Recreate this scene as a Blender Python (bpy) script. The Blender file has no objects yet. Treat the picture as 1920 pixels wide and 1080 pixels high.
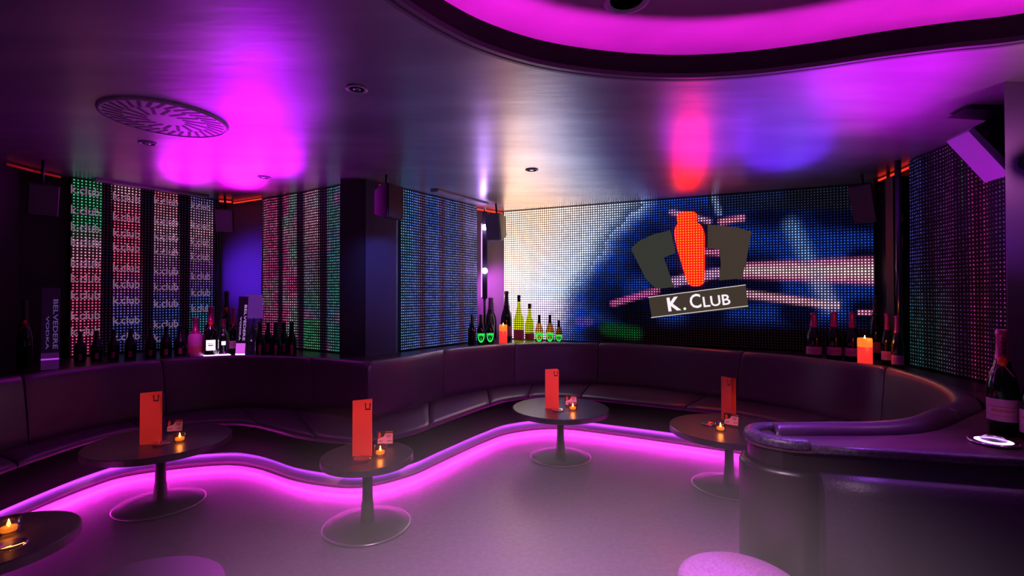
import bpy, math, random
import numpy as np
from mathutils import Vector, Matrix

random.seed(7)
PI = math.pi
scene = bpy.context.scene
COL = scene.collection

# ------------------------------------------------------------------ camera
CAM_Z = 1.65
FPX = 900.0
PITCH = math.atan(12 / 900.0)
cam_d = bpy.data.cameras.new('camera')
cam_d.sensor_width = 36.0
cam_d.lens = FPX / 1920 * 36.0
cam_d.clip_start = 0.05
cam = bpy.data.objects.new('camera', cam_d)
cam.location = (0, 0, CAM_Z)
cam.rotation_euler = (PI / 2 + PITCH, 0, 0)
COL.objects.link(cam)
scene.camera = cam
scene.view_settings.view_transform = 'Standard'
scene.view_settings.look = 'None'
scene.view_settings.gamma = 1.0
scene.view_settings.exposure = 0.0
scene.view_settings.use_curve_mapping = False
scene.cycles.max_bounces = 6
scene.cycles.transparent_max_bounces = 24
scene.cycles.sample_clamp_indirect = 4.0
scene.cycles.volume_bounces = 0

# ------------------------------------------------------------------ world
world = bpy.data.worlds.new('world')
scene.world = world
world.use_nodes = True
world.node_tree.nodes['Background'].inputs[0].default_value = (0.004, 0.002, 0.005, 1)
world.node_tree.nodes['Background'].inputs[1].default_value = 1.0

# ------------------------------------------------------------------ room lights and added unseen fill spots
def aim(o, target):
    o.rotation_euler = (Vector(target) - Vector(o.location)).to_track_quat('-Z', 'Y').to_euler()

def spot(name, loc, target, color, power, angle=50, blend=0.6, radius=0.05):
    l = bpy.data.lights.new(name, 'SPOT')
    l.color = color; l.energy = power; l.spot_size = math.radians(angle); l.spot_blend = blend
    l.shadow_soft_size = radius
    o = bpy.data.objects.new(name, l); o.location = loc; COL.objects.link(o); aim(o, target)
    return o

def point(name, loc, color, power, radius=0.05):
    l = bpy.data.lights.new(name, 'POINT')
    l.color = color; l.energy = power; l.shadow_soft_size = radius
    o = bpy.data.objects.new(name, l); o.location = loc; COL.objects.link(o)
    return o

MAG = (1.0, 0.05, 0.85)
PUR = (0.45, 0.06, 1.0)
CEIL = 2.93
VEIL_DENSITY = 0.125
#LIGHTS
# unseen uplights below the ceiling, several added to spread its violet glow
for ux, uy, uz, uc, up_, ur in ((-3.30, 5.85, 2.66, (0.95, 0.006, 0.88), 48, 0.26), (-3.90, 5.75, 2.58, (0.75, 0.006, 0.95), 20, 0.30),
                                (-2.65, 5.40, 2.60, (0.55, 0.008, 0.95), 20, 0.30), (-3.10, 5.2, 2.3, (0.60, 0.006, 0.95), 17, 0.45), (-2.3, 4.6, 2.2, (0.45, 0.008, 1.0), 12, 0.5)):
    spot('corner_uplight', (ux, uy, uz), (ux + 0.25, uy - 1.1, 3.3), uc, up_, 170, 1.0, ur)
spot('corner_low_uplight', (-3.0, 5.6, 1.65), (-2.5, 4.4, CEIL), (0.50, 0.006, 1.0), 26, 120, 1.0, 0.32)
spot('bench_fill', (0.6, 3.2, 2.85), (-0.5, 5.3, 0.6), (0.62, 0.20, 1.0), 105, 62, 1.0, 0.15)  # added purple fill for the bench, no fitting there
spot('corner_wall_light', (-3.75, 6.0, 1.9), (-3.62, 6.75, 1.9), (0.12, 0.02, 1.0), 30, 90, 0.8, 0.05)
spot('violet_uplight', (-2.2, 3.4, 1.3), (-2.3, 3.0, CEIL), (0.55, 0.02, 1.0), 3, 120, 1.0, 0.35)
for ux, uy, uz, uc, up_, ur in ((3.15, 4.1, 2.15, (0.62, 0.006, 0.95), 30, 0.55), (2.4, 3.6, 1.9, (0.60, 0.006, 1.0), 26, 0.6), (3.3, 3.4, 2.0, (0.70, 0.006, 0.9), 22, 0.5),
                                (2.9, 5.10, 2.5, (0.12, 0.015, 1.0), 16, 0.5), (2.1, 5.2, 2.35, (0.25, 0.012, 1.0), 14, 0.5)):
    spot('right_uplight', (ux, uy, uz), (ux - 0.3, uy - 1.0, 3.3), uc, up_, 170, 1.0, ur)  # more unseen uplights added to spread the glow at the right
spot('bottle_fill', (-3.15, 4.75, 1.62), (-3.42, 5.35, 1.1), (1.0, 0.10, 0.95), 9, 50, 1.0, 0.05)  # added fill to brighten the pink bottle and its neighbours
spot('alcove_light', (-0.35, 7.0, 1.9), (-0.25, 7.35, 1.7), (0.85, 0.10, 0.95), 40, 120, 0.8, 0.05)
spot('pillar_light', (2.75, 2.3, 1.9), (3.05, 2.85, 2.2), (0.45, 0.06, 1.0), 9, 90, 0.9, 0.05)
spot('floor_fill', (0.2, 0.9, 2.9), (0.15, 1.75, 0.0), (1.0, 0.60, 0.98), 680, 74, 1.0, 0.12)  # unseen spot added to light the floor and the lens veil
spot('counter_fill', (1.9, 2.9, 2.85), (1.5, 2.25, 0.95), (0.42, 0.08, 1.0), 170, 44, 1.0, 0.1)  # added fill for the violet on the padded counter end
spot('column_fill', (-0.9, 4.6, 2.6), (-1.5, 5.5, 1.9), (0.16, 0.16, 1.0), 70, 50, 1.0, 0.1)  # added bluish fill for the navy column face
for nm, tx, ty, pw in (('a', -2.9, 3.6, 200), ('b', -1.05, 3.36, 300), ('c', 0.42, 4.8, 240), ('d', 1.8, 4.1, 150)):
    spot('table_fill', (tx * 0.5, ty - 2.3, 2.88), (tx, ty, 0.62), (1.0, 0.30, 0.36), pw, 13, 0.8, 0.03)  # unseen spots added to brighten the menu cards

# ------------------------------------------------------------------ helpers
def ray(px, py):
    cp, sp = math.cos(PITCH), math.sin(PITCH)
    x = (px - 960) / FPX; u = -(py - 540) / FPX
    return Vector((x, cp - sp * u, sp + cp * u))

def at_z(px, py, z):
    r = ray(px, py); t = (z - CAM_Z) / r.z
    return Vector((r.x * t, r.y * t, z))

def at_y(px, py, y):
    r = ray(px, py); t = y / r.y
    return Vector((r.x * t, y, CAM_Z + r.z * t))

def at_plane(px, py, p0, n):
    r = ray(px, py); o = Vector((0, 0, CAM_Z))
    t = (Vector(p0) - o).dot(n) / r.dot(n)
    return o + r * t

def proj(p):
    cp, sp = math.cos(PITCH), math.sin(PITCH)
    z = p[2] - CAM_Z
    d = p[1] * cp + z * sp
    u = -p[1] * sp + z * cp
    return 960 + FPX * p[0] / d, 540 - FPX * u / d

def lin(r, g, b):
    f = lambda v: (v / 255 / 12.92) if v / 255 <= 0.04045 else ((v / 255 + 0.055) / 1.055) ** 2.4
    return (f(r), f(g), f(b))

def mat(name, color, rough=0.5, metal=0.0, spec=0.5, bump=None, noise=None, coat=0.0, ior=None, alpha=None):
    m = bpy.data.materials.new(name); m.use_nodes = True
    nt = m.node_tree; b = nt.nodes['Principled BSDF']
    b.inputs['Base Color'].default_value = (*color, 1)
    b.inputs['Roughness'].default_value = rough
    b.inputs['Metallic'].default_value = metal
    b.inputs['Specular IOR Level'].default_value = spec
    b.inputs['Coat Weight'].default_value = coat
    if ior: b.inputs['IOR'].default_value = ior
    tc = nt.nodes.new('ShaderNodeTexCoord')
    if noise:                                             # (scale vec, color2, detail)
        mp = nt.nodes.new('ShaderNodeMapping'); mp.inputs['Scale'].default_value = noise[0]
        nz = nt.nodes.new('ShaderNodeTexNoise'); nz.inputs['Detail'].default_value = noise[2]
        nz.inputs['Scale'].default_value = 1.0
        cr = nt.nodes.new('ShaderNodeValToRGB')
        cr.color_ramp.elements[0].position = 0.35; cr.color_ramp.elements[1].position = 0.65
        cr.color_ramp.elements[0].color = (*color, 1); cr.color_ramp.elements[1].color = (*noise[1], 1)
        nt.links.new(tc.outputs['Object'], mp.inputs[0]); nt.links.new(mp.outputs[0], nz.inputs[0])
        nt.links.new(nz.outputs[0], cr.inputs[0]); nt.links.new(cr.outputs[0], b.inputs['Base Color'])
    if bump:                                              # (scale vec, strength, distance)
        mp = nt.nodes.new('ShaderNodeMapping'); mp.inputs['Scale'].default_value = bump[0]
        nz = nt.nodes.new('ShaderNodeTexNoise'); nz.inputs['Detail'].default_value = 4
        nz.inputs['Scale'].default_value = 1.0
        bp = nt.nodes.new('ShaderNodeBump'); bp.inputs['Strength'].default_value = bump[1]
        bp.inputs['Distance'].default_value = bump[2]
        nt.links.new(tc.outputs['Object'], mp.inputs[0]); nt.links.new(mp.outputs[0], nz.inputs[0])
        nt.links.new(nz.outputs[0], bp.inputs['Height']); nt.links.new(bp.outputs[0], b.inputs['Normal'])
    return m

def emis(name, color, strength):
    m = bpy.data.materials.new(name); m.use_nodes = True
    nt = m.node_tree; b = nt.nodes['Principled BSDF']
    b.inputs['Base Color'].default_value = (*[c * 0.5 for c in color], 1)
    b.inputs['Emission Color'].default_value = (*color, 1)
    b.inputs['Emission Strength'].default_value = strength
    return m

def glass(name, tint, gloss=0.12, rough=0.05, edge=0.5):
    """thin-walled tinted glass: straight-through tint plus a Fresnel gloss"""
    m = bpy.data.materials.new(name); m.use_nodes = True
    nt = m.node_tree; nt.nodes.clear()
    out = nt.nodes.new('ShaderNodeOutputMaterial')
    tr = nt.nodes.new('ShaderNodeBsdfTransparent'); tr.inputs[0].default_value = (*tint, 1)
    gl = nt.nodes.new('ShaderNodeBsdfGlossy'); gl.inputs['Roughness'].default_value = rough
    lw = nt.nodes.new('ShaderNodeLayerWeight'); lw.inputs[0].default_value = edge * 0.5
    mr = nt.nodes.new('ShaderNodeMapRange'); mr.inputs['To Min'].default_value = gloss; mr.inputs['To Max'].default_value = 0.85
    mx = nt.nodes.new('ShaderNodeMixShader')
    nt.links.new(lw.outputs['Facing'], mr.inputs['Value']); nt.links.new(mr.outputs[0], mx.inputs[0])
    nt.links.new(tr.outputs[0], mx.inputs[1]); nt.links.new(gl.outputs[0], mx.inputs[2])
    nt.links.new(mx.outputs[0], out.inputs[0])
    return m

class MB:
    """collects geometry and links it as one mesh object"""
    def __init__(s): s.v = []; s.f = []; s.smooth = []
    def add(s, vs, fs, smooth=False):
        n = len(s.v); s.v += [tuple(v) for v in vs]
        s.f += [tuple(i + n for i in f) for f in fs]; s.smooth += [smooth] * len(fs); return s
    def box(s, c, d, rz=0.0, M=None):
        cx, cy, cz = c; hx, hy, hz = d[0] / 2, d[1] / 2, d[2] / 2
        R = Matrix.Rotation(rz, 3, 'Z')
        vs = []
        for x in (-hx, hx):
            for y in (-hy, hy):
                for z in (-hz, hz):
                    p = R @ Vector((x, y, z))
                    if M is not None: p = M @ Vector((x, y, z))
                    vs.append((p.x + cx, p.y + cy, p.z + cz))
        return s.add(vs, [(0, 1, 3, 2), (4, 6, 7, 5), (0, 4, 5, 1), (2, 3, 7, 6), (0, 2, 6, 4), (1, 5, 7, 3)])
    def lathe(s, prof, c=(0, 0, 0), n=28, a0=0.0, a1=2 * PI, smooth=True, caps=True):
        full = abs(a1 - a0 - 2 * PI) < 1e-6
        m = n if full else n + 1
        vs = []
        for r, z in prof:
            for k in range(m):
                a = a0 + (a1 - a0) * k / n
                vs.append((c[0] + r * math.cos(a), c[1] + r * math.sin(a), c[2] + z))
        fs = []
        for i in range(len(prof) - 1):
            for k in range(n):
                k2 = (k + 1) % m
                fs.append((i * m + k, i * m + k2, (i + 1) * m + k2, (i + 1) * m + k))
        s.add(vs, fs, smooth)
        if full and caps:
            b = len(s.v) - len(vs)
            if prof[0][0] > 1e-5: s.f.append(tuple(b + k for k in range(m))[::-1]); s.smooth.append(False)
            if prof[-1][0] > 1e-5: s.f.append(tuple(b + (len(prof) - 1) * m + k for k in range(m))); s.smooth.append(False)
        return s
    def tube(s, p0, p1, r, n=12):
        p0 = Vector(p0); p1 = Vector(p1); d = (p1 - p0); q = d.to_track_quat('Z', 'Y').to_matrix()
        vs = []
        for p in (p0, p1):
            for k in range(n):
                a = 2 * PI * k / n
                vs.append(p + q @ Vector((r * math.cos(a), r * math.sin(a), 0)))
        s.add(vs, [(k, (k + 1) % n, n + (k + 1) % n, n + k) for k in range(n)], True)
        b = len(s.v) - 2 * n
        s.f.append(tuple(b + k for k in range(n))[::-1]); s.f.append(tuple(b + n + k for k in range(n))); s.smooth += [False, False]
        return s
    def prism(s, pts, off):
        """closed polygon in 3-D extruded by the vector off"""
        n = len(pts); off = Vector(off)
        vs = [Vector(p) for p in pts] + [Vector(p) + off for p in pts]
        return s.add(vs, [tuple(range(n))[::-1], tuple(range(n, 2 * n))] + [(k, (k + 1) % n, n + (k + 1) % n, n + k) for k in range(n)])
    def loft(s, rings, closed=False, caps=True, smooth=True):
        """rings: lists of points of equal length"""
        m = len(rings[0]); vs = [p for r in rings for p in r]; fs = []
        for i in range(len(rings) - 1):
            for k in range(m if closed else m - 1):
                k2 = (k + 1) % m
                fs.append((i * m + k, i * m + k2, (i + 1) * m + k2, (i + 1) * m + k))
        s.add(vs, fs, smooth)
        if caps and closed:
            b = len(s.v) - len(vs)
            s.f.append(tuple(b + k for k in range(m))[::-1]); s.f.append(tuple(b + (len(rings) - 1) * m + k for k in range(m))); s.smooth += [False, False]
        return s
    def sphere(s, c, r, n=16, m=10, sc=(1, 1, 1)):
        prof = [(r * math.sin(PI * i / m) * 1.0, -r * math.cos(PI * i / m)) for i in range(m + 1)]
        vs = []; fs = []
        for i, (rr, z) in enumerate(prof):
            for k in range(n):
                a = 2 * PI * k / n
                vs.append((c[0] + sc[0] * rr * math.cos(a), c[1] + sc[1] * rr * math.sin(a), c[2] + sc[2] * z))
        for i in range(m):
            for k in range(n):
                fs.append((i * n + k, i * n + (k + 1) % n, (i + 1) * n + (k + 1) % n, (i + 1) * n + k))
        return s.add(vs, fs, True)
    def build(s, name, m, parent=None, bevel=0, loc=None, fix=True):
        me = bpy.data.meshes.new(name); me.from_pydata(s.v, [], s.f); me.update()
        if fix:
            import bmesh
            bm = bmesh.new(); bm.from_mesh(me); bmesh.ops.remove_doubles(bm, verts=bm.verts, dist=1e-6)
            bmesh.ops.recalc_face_normals(bm, faces=bm.faces)
            bm.to_mesh(me); bm.free()
            if len(me.polygons) == len(s.smooth): me.polygons.foreach_set('use_smooth', s.smooth)
            else: me.polygons.foreach_set('use_smooth', [any(s.smooth)] * len(me.polygons))
        else: me.polygons.foreach_set('use_smooth', s.smooth)
        me.materials.append(m)
        o = bpy.data.objects.new(name, me); COL.objects.link(o)
        if parent: o.parent = parent
        if loc: o.location = loc
        if bevel:
            b = o.modifiers.new('bevel', 'BEVEL'); b.width = bevel; b.segments = 3; b.limit_method = 'ANGLE'
            b.angle_limit = math.radians(40)
            for p in me.polygons: p.use_smooth = True
            b.harden_normals = True
        return o

def tag(o, label, cat, group=None, kind=None):
    o['label'] = label; o['category'] = cat
    if group: o['group'] = group
    if kind: o['kind'] = kind
    return o

def struct(o):
    o['kind'] = 'structure'; return o

def thing(name, label, cat, loc=(0, 0, 0), rz=0.0, group=None):
    o = bpy.data.objects.new(name, None); COL.objects.link(o)
    o.location = loc; o.rotation_euler = (0, 0, rz); o.empty_display_size = 0.1
    return tag(o, label, cat, group)

def copy_tree(root, loc, rz=None, label=None, group=None, scale=None):
    r = root.copy(); COL.objects.link(r); r.location = loc
    if rz is not None: r.rotation_euler = (0, 0, rz)
    if scale: r.scale = scale
    if label: r['label'] = label
    if group: r['group'] = group
    for ch in list(root.children):
        c = ch.copy(); COL.objects.link(c); c.parent = r
        for g in list(ch.children):
            d = g.copy(); COL.objects.link(d); d.parent = c
    return r

def text_geo(body, bold=0.0):
    """flat outlines of a word: (vertices, faces), lower left at the origin"""
    cu = bpy.data.curves.new('lettering', 'FONT'); cu.body = body; cu.size = 1.0; cu.offset = bold
    cu.resolution_u = 3
    o = bpy.data.objects.new('lettering', cu); COL.objects.link(o)
    dg = bpy.context.evaluated_depsgraph_get(); e = o.evaluated_get(dg); me = e.to_mesh()
    vs = [tuple(v.co) for v in me.vertices]; fs = [tuple(p.vertices) for p in me.polygons]
    e.to_mesh_clear(); bpy.data.objects.remove(o); bpy.data.curves.remove(cu)
    x0 = min(v[0] for v in vs); x1 = max(v[0] for v in vs); y0 = min(v[1] for v in vs); y1 = max(v[1] for v in vs)
    return [((v[0] - x0), (v[1] - y0)) for v in vs], fs, x1 - x0, y1 - y0

def put_text(mb, body, origin, xdir, ydir, w, h, bold=0.0):
    vs, fs, tw, th = text_geo(body, bold)
    o = Vector(origin); xd = Vector(xdir); yd = Vector(ydir)
    mb.add([o + xd * (v[0] / tw * w) + yd * (v[1] / th * h) for v in vs], fs)

def catmull(pts, n):
    pts = [Vector(p) for p in pts]; out = []
    for i in range(len(pts) - 1):
        p0 = pts[max(i - 1, 0)]; p1 = pts[i]; p2 = pts[i + 1]; p3 = pts[min(i + 2, len(pts) - 1)]
        for k in range(n):
            t = k / n
            out.append(0.5 * ((2 * p1) + (p2 - p0) * t + (2 * p0 - 5 * p1 + 4 * p2 - p3) * t * t + (3 * p1 - p0 - 3 * p2 + p3) * t ** 3))
    out.append(pts[-1]); return out

# ------------------------------------------------------------------ materials
M = {}
M['floor'] = mat('floor_resin', (0.26, 0.14, 0.27), 0.36, spec=0.5, noise=((30, 30, 30), (0.20, 0.105, 0.21), 6), bump=((60, 60, 60), 0.25, 0.004))
M['ceiling'] = mat('stucco_lacquer', (0.56, 0.54, 0.56), 0.32, metal=0.75, spec=0.9, ior=1.65,
                   noise=((0.7, 2.6, 1), (0.38, 0.35, 0.39), 7), bump=((1.6, 7, 1), 0.25, 0.012))
M['dark_wall'] = mat('dark_wall', (0.020, 0.014, 0.018), 0.6)
M['violet_wall'] = mat('pale_wall_paint', (0.35, 0.3, 0.38), 0.6)
M['pillar'] = mat('dark_violet_paint', (0.10, 0.06, 0.14), 0.6)
M['navy_wood'] = mat('stained_wood', (0.05, 0.06, 0.10), 0.45, noise=((3, 3, 0.6), (0.035, 0.045, 0.08), 6))
M['leather'] = mat('aubergine_leather', (0.085, 0.045, 0.075), 0.36, spec=0.7, bump=((90, 90, 90), 0.35, 0.003))
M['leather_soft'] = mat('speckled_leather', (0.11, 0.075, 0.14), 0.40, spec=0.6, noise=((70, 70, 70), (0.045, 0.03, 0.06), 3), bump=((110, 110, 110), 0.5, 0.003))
M['panel_leather'] = mat('dark_panel_leather', (0.032, 0.020, 0.034), 0.45, spec=0.5, noise=((70, 70, 70), (0.020, 0.012, 0.022), 3), bump=((110, 110, 110), 0.5, 0.003))
M['base'] = mat('bench_front', (0.014, 0.008, 0.012), 0.8, spec=0.15)
M['band'] = mat('plinth_band', (0.55, 0.5, 0.6), 0.5)
M['shelf'] = mat('dark_shelf', (0.03, 0.02, 0.028), 0.3, spec=0.6)
M['wood'] = mat('brown_wood', (0.14, 0.06, 0.05), 0.33, spec=0.6, noise=((1.2, 14, 3), (0.07, 0.04, 0.05), 7))
M['cabinet'] = mat('dark_cabinet', (0.024, 0.016, 0.016), 0.35, noise=((3, 3, 0.8), (0.016, 0.010, 0.011), 4))
M['black'] = mat('black_plastic', (0.008, 0.007, 0.010), 0.45)
M['grille'] = mat('speaker_grille', (0.05, 0.045, 0.06), 0.5, bump=((300, 300, 300), 0.6, 0.002))
M['grey'] = mat('grey_plastic', (0.30, 0.28, 0.34), 0.45)
M['table'] = mat('dark_tabletop', (0.060, 0.036, 0.044), 0.34, spec=0.9, noise=((3, 16, 3), (0.040, 0.024, 0.032), 6))
M['table_metal'] = mat('black_table_metal', (0.018, 0.014, 0.018), 0.42, metal=0.0)
M['rim'] = mat('worn_metal_rim', (0.35, 0.3, 0.35), 0.3, metal=0.8)
M['chrome'] = mat('chrome', (0.7, 0.7, 0.75), 0.15, metal=1.0)
M['card'] = mat('orange_card', lin(250, 90, 70), 0.55)
M['print'] = mat('dark_print', (0.03, 0.008, 0.01), 0.5)
M['paper'] = mat('pink_paper', lin(240, 180, 215), 0.6)
M['red_print'] = mat('red_print', (0.7, 0.05, 0.03), 0.5)
M['clear'] = glass('clear_glass', (0.85, 0.8, 0.88), 0.28)
M['bottle_dark'] = mat('dark_bottle_glass', (0.006, 0.012, 0.008), 0.08, spec=0.6)
M['bottle_olive'] = glass('olive_bottle_glass', (0.50, 0.62, 0.06), 0.04, 0.08, 0.3)
M['bottle_amber'] = glass('amber_bottle_glass', (0.72, 0.42, 0.07), 0.04, 0.08, 0.3)
M['bottle_clear'] = glass('clear_bottle_glass', (0.65, 0.6, 0.75), 0.10, 0.05)
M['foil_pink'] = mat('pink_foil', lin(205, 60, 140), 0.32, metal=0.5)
M['foil_dark'] = mat('dark_foil', (0.05, 0.04, 0.05), 0.3, metal=0.6)
M['label_pink'] = mat('pink_label', lin(215, 120, 190), 0.55)
M['label_red'] = mat('pinkish_red_label', lin(205, 90, 105), 0.55)
M['seal'] = mat('seal_and_candle_glint', lin(240, 70, 20), 0.4)
M['shield'] = emis('glowing_green_label', (0.02, 0.85, 0.10), 1.0)
M['shield_print'] = mat('green_label_print', (0.0, 0.03, 0.01), 0.5)
M['wax'] = emis('glowing_wax', (1.0, 0.035, 0.03), 0.85)
M['wax_top'] = emis('bright_wax', (1.0, 0.17, 0.02), 1.2)
M['flame'] = emis('flame', (1.0, 0.55, 0.12), 14)
M['lamp_white'] = emis('lamp_white', (0.85, 0.8, 1.0), 14)
M['lamp_violet'] = emis('violet_tube', (0.85, 0.25, 1.0), 3.0)
M['backlit'] = emis('backlit_label', (1.0, 0.75, 1.0), 2.5)
M['coaster'] = emis('coaster_light', (0.95, 0.55, 1.0), 5)
M['strip_magenta'] = emis('magenta_led', (1.0, 0.03, 0.72), 120)
M['strip_violet'] = emis('violet_led', (0.60, 0.05, 1.0), 9)
M['strip_cove'] = emis('cove_led', (1.0, 0.02, 0.92), 60)
M['strip_red'] = emis('red_led', (1.0, 0.03, 0.01), 1.4)
M['strip_red_dim'] = emis('dim_red_led', (1.0, 0.03, 0.01), 0.12)

# ------------------------------------------------------------------ room shell
# screens stand on these plan lines (left end, right end)
SA = (Vector((-4.80, 5.22, 0)), Vector((-3.98, 6.50, 0)))
SB = (Vector((-3.34, 6.42, 0)), Vector((-1.93, 5.55, 0)))
SC = (Vector((-1.34, 5.74, 0)), Vector((-0.51, 6.92, 0)))
SD = (Vector((-0.12, 7.38, 0)), Vector((4.15, 5.50, 0)))
SE = (Vector((3.80, 4.57, 0)), Vector((3.60, 3.45, 0)))

struct(MB().box((-0.4, 3.0, -0.05), (11.4, 10.4, 0.1)).build('floor', M['floor']))

def wall(name, a, b, m='dark_wall', t=0.12, z0=0.0, z1=CEIL):
    a = Vector((a[0], a[1], 0)); b = Vector((b[0], b[1], 0)); d = (b - a).normalized(); n = Vector((-d.y, d.x, 0))
    pts = [a, b, b + n * t, a + n * t]
    return struct(MB().prism([(p.x, p.y, z0) for p in pts], (0, 0, z1 - z0)).build(name, M[m]))

def off(seg, t):
    d = (seg[1] - seg[0]).normalized(); n = Vector((-d.y, d.x, 0)); return seg[0] + n * t, seg[1] + n * t
# room corners in order, the wall's thickness always to the outside
oA = off(SA, 0.12); oB = off(SB, 0.12); oC = off(SC, 0.12); oD = off(SD, 0.10); oE = off(SE, 0.10)
wall('wall_left', (-5.15, -1.8), (-5.15, 5.0))
wall('wall_left.001', (-5.15, 5.0), (oA[0].x, oA[0].y))
wall('wall_back_left', (oA[0].x, oA[0].y), (-4.12, 6.66))
wall('wall_corner_left', (-4.12, 6.80), (-3.20, 6.80), 'violet_wall')
wall('wall_back_left.001', (oB[0].x, oB[0].y), (oB[1].x, oB[1].y))
wall('wall_back_centre', (oC[0].x, oC[0].y), (oC[1].x, oC[1].y))
wall('wall_alcove', (-0.72, 7.42), (-0.02, 7.62), 'violet_wall')
wall('wall_back', (oD[0].x, oD[0].y), (oD[1].x, oD[1].y))
wall('wall_alcove_right', (4.25, 5.62), (3.95, 4.62))
wall('wall_right', (oE[0].x + 0.05, oE[0].y + 0.1), (3.72, 2.6))
wall('wall_right.001', (3.72, 2.6), (3.72, -1.8))
wall('wall_front', (4.0, -1.8), (-5.2, -1.8))
# the column between the two bench runs, its right face of navy stained wood
struct(MB().prism([(-1.97, 5.50, 0), (-1.90, 5.30, 0), (-1.63, 5.33, 0), (-1.63, 5.9, 0), (-1.95, 5.9, 0)], (0, 0, CEIL)).build('wall_column', M['dark_wall']))
struct(MB().prism([(-1.625, 5.32, 0), (-1.36, 5.64, 0), (-1.36, 5.9, 0), (-1.625, 5.9, 0)], (0, 0, CEIL)).build('wall_column.001', M['navy_wood']))
# the pillar at the right edge
struct(MB().prism([(2.96, 2.87, 0), (3.34, 3.24, 0), (3.60, 3.24, 0), (3.60, 2.87, 0)], (0, 0, CEIL)).build('wall_pillar', M['pillar']))

# ceiling with its free-form recess
rim_px = [(757, 0), (827, 44), (910, 84), (1018, 116), (1145, 134), (1272, 140), (1399, 134), (1526, 119), (1653, 100), (1780, 84), (1920, 68)]
rim = [at_z(px, py, CEIL) for px, py in rim_px]
rim = [Vector((p.x, p.y, 0)) for p in rim] + [Vector(p) for p in ((3.0, 2.12, 0), (3.25, 1.3, 0), (2.6, 0.1, 0), (1.2, -0.5, 0), (-0.2, -0.3, 0), (-0.85, 0.5, 0), (-0.82, 1.4, 0))]
rim.append(rim[0].copy())
RIM = catmull(rim, 8)[:-1]

def ring_offset(pts, d):
    out = []; n = len(pts)
    area = sum(pts[i].x * pts[(i + 1) % n].y - pts[(i + 1) % n].x * pts[i].y for i in range(n))
    sgn = 1 if area > 0 else -1
    for i in range(n):
        t = (pts[(i + 1) % n] - pts[i - 1]).normalized(); nn = Vector((t.y, -t.x, 0)) * sgn
        out.append(pts[i] + nn * d)
    return out

def face_with_hole(name, outer, inner, z, m):
    import bmesh
    bm = bmesh.new(); es = []
    for loop in (outer, inner):
        vs = [bm.verts.new((p[0], p[1], z)) for p in loop]
        es += [bm.edges.new((vs[i], vs[(i + 1) % len(vs)])) for i in range(len(vs))]
    bmesh.ops.triangle_fill(bm, use_beauty=True, edges=es, use_dissolve=False)
    for f in bm.faces:
        f.normal_update()
        if f.normal.z > 0: f.normal_flip()
    me = bpy.data.meshes.new(name); bm.to_mesh(me); bm.free(); me.materials.append(m)
    o = bpy.data.objects.new(name, me); COL.objects.link(o); return o

struct(face_with_hole('ceiling', [(-5.9, -2.1), (4.9, -2.1), (4.9, 8.1), (-5.9, 8.1)], RIM, CEIL, M['ceiling']))
def ringwall(mb, rings):
    """rings: (offset, z); skins them one after the other round the recess"""
    R = []
    for d, z in rings:
        r = ring_offset(RIM, d); R.append([(p.x, p.y, z) for p in r])
    n = len(RIM)
    for a, b in zip(R[:-1], R[1:]):
        mb.add(a + b, [(i, (i + 1) % n, n + (i + 1) % n, n + i) for i in range(n)], True)
    return mb
M['fascia'] = mat('recess_fascia', (0.030, 0.022, 0.026), 0.4)
M['moulding'] = mat('ceiling_moulding', (0.16, 0.12, 0.17), 0.3, spec=0.8)
struct(ringwall(MB(), [(0.06, CEIL - 0.001), (0.055, CEIL - 0.018), (0.035, CEIL - 0.018), (0.03, CEIL - 0.006), (0.015, CEIL - 0.006), (0.01, CEIL - 0.024), (-0.015, CEIL - 0.024), (-0.02, CEIL - 0.001)]).build('trim_1', M['moulding'], fix=False))
struct(ringwall(MB(), [(-0.012, CEIL - 0.012), (-0.012, CEIL + 0.11), (0.012, CEIL + 0.11), (0.012, CEIL)]).build('trim_2', M['fascia'], fix=False))
struct(ringwall(MB(), [(0.012, CEIL + 0.03), (0.50, CEIL + 0.03), (0.50, CEIL + 0.26)]).build('ceiling.001', M['ceiling'], fix=False))
up = [(p.x, p.y, CEIL + 0.26) for p in ring_offset(RIM, 0.50)]
M['ceiling_top'] = mat('recess_ceiling', (0.22, 0.16, 0.2), 0.5, spec=0.4, noise=((1.5, 1.5, 1), (0.16, 0.12, 0.15), 6), bump=((3, 5, 1), 0.25, 0.01))
struct(MB().add(up, [tuple(range(len(up)))]).build('ceiling.002', M['ceiling_top']))
tag(ringwall(MB(), [(0.06, CEIL + 0.032), (0.08, CEIL + 0.032), (0.08, CEIL + 0.048), (0.06, CEIL + 0.048), (0.06, CEIL + 0.032)]).build('led_strip', M['strip_cove'], fix=False),
    'magenta light strip hidden behind the lip of the oval ceiling recess', 'light strip')

# ------------------------------------------------------------------ LED screens
def smooth(a, b, x):
    t = max(0.0, min(1.0, (x - a) / (b - a))) if a != b else float(x > a)
    return t * t * (3 - 2 * t)

def hash2(i, j, k=0):
    v = math.sin(i * 12.9898 + j * 78.233 + k * 37.719) * 43758.5453
    return v - math.floor(v)

def vnoise(x, y, k=0):
    i, j = math.floor(x), math.floor(y); fx, fy = x - i, y - j
    fx = fx * fx * (3 - 2 * fx); fy = fy * fy * (3 - 2 * fy)
    return ((hash2(i, j, k) * (1 - fx) + hash2(i + 1, j, k) * fx) * (1 - fy) + (hash2(i, j + 1, k) * (1 - fx) + hash2(i + 1, j + 1, k) * fx) * fy)

def mixc(a, b, t): return tuple(a[i] * (1 - t) + b[i] * t for i in range(3))

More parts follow.
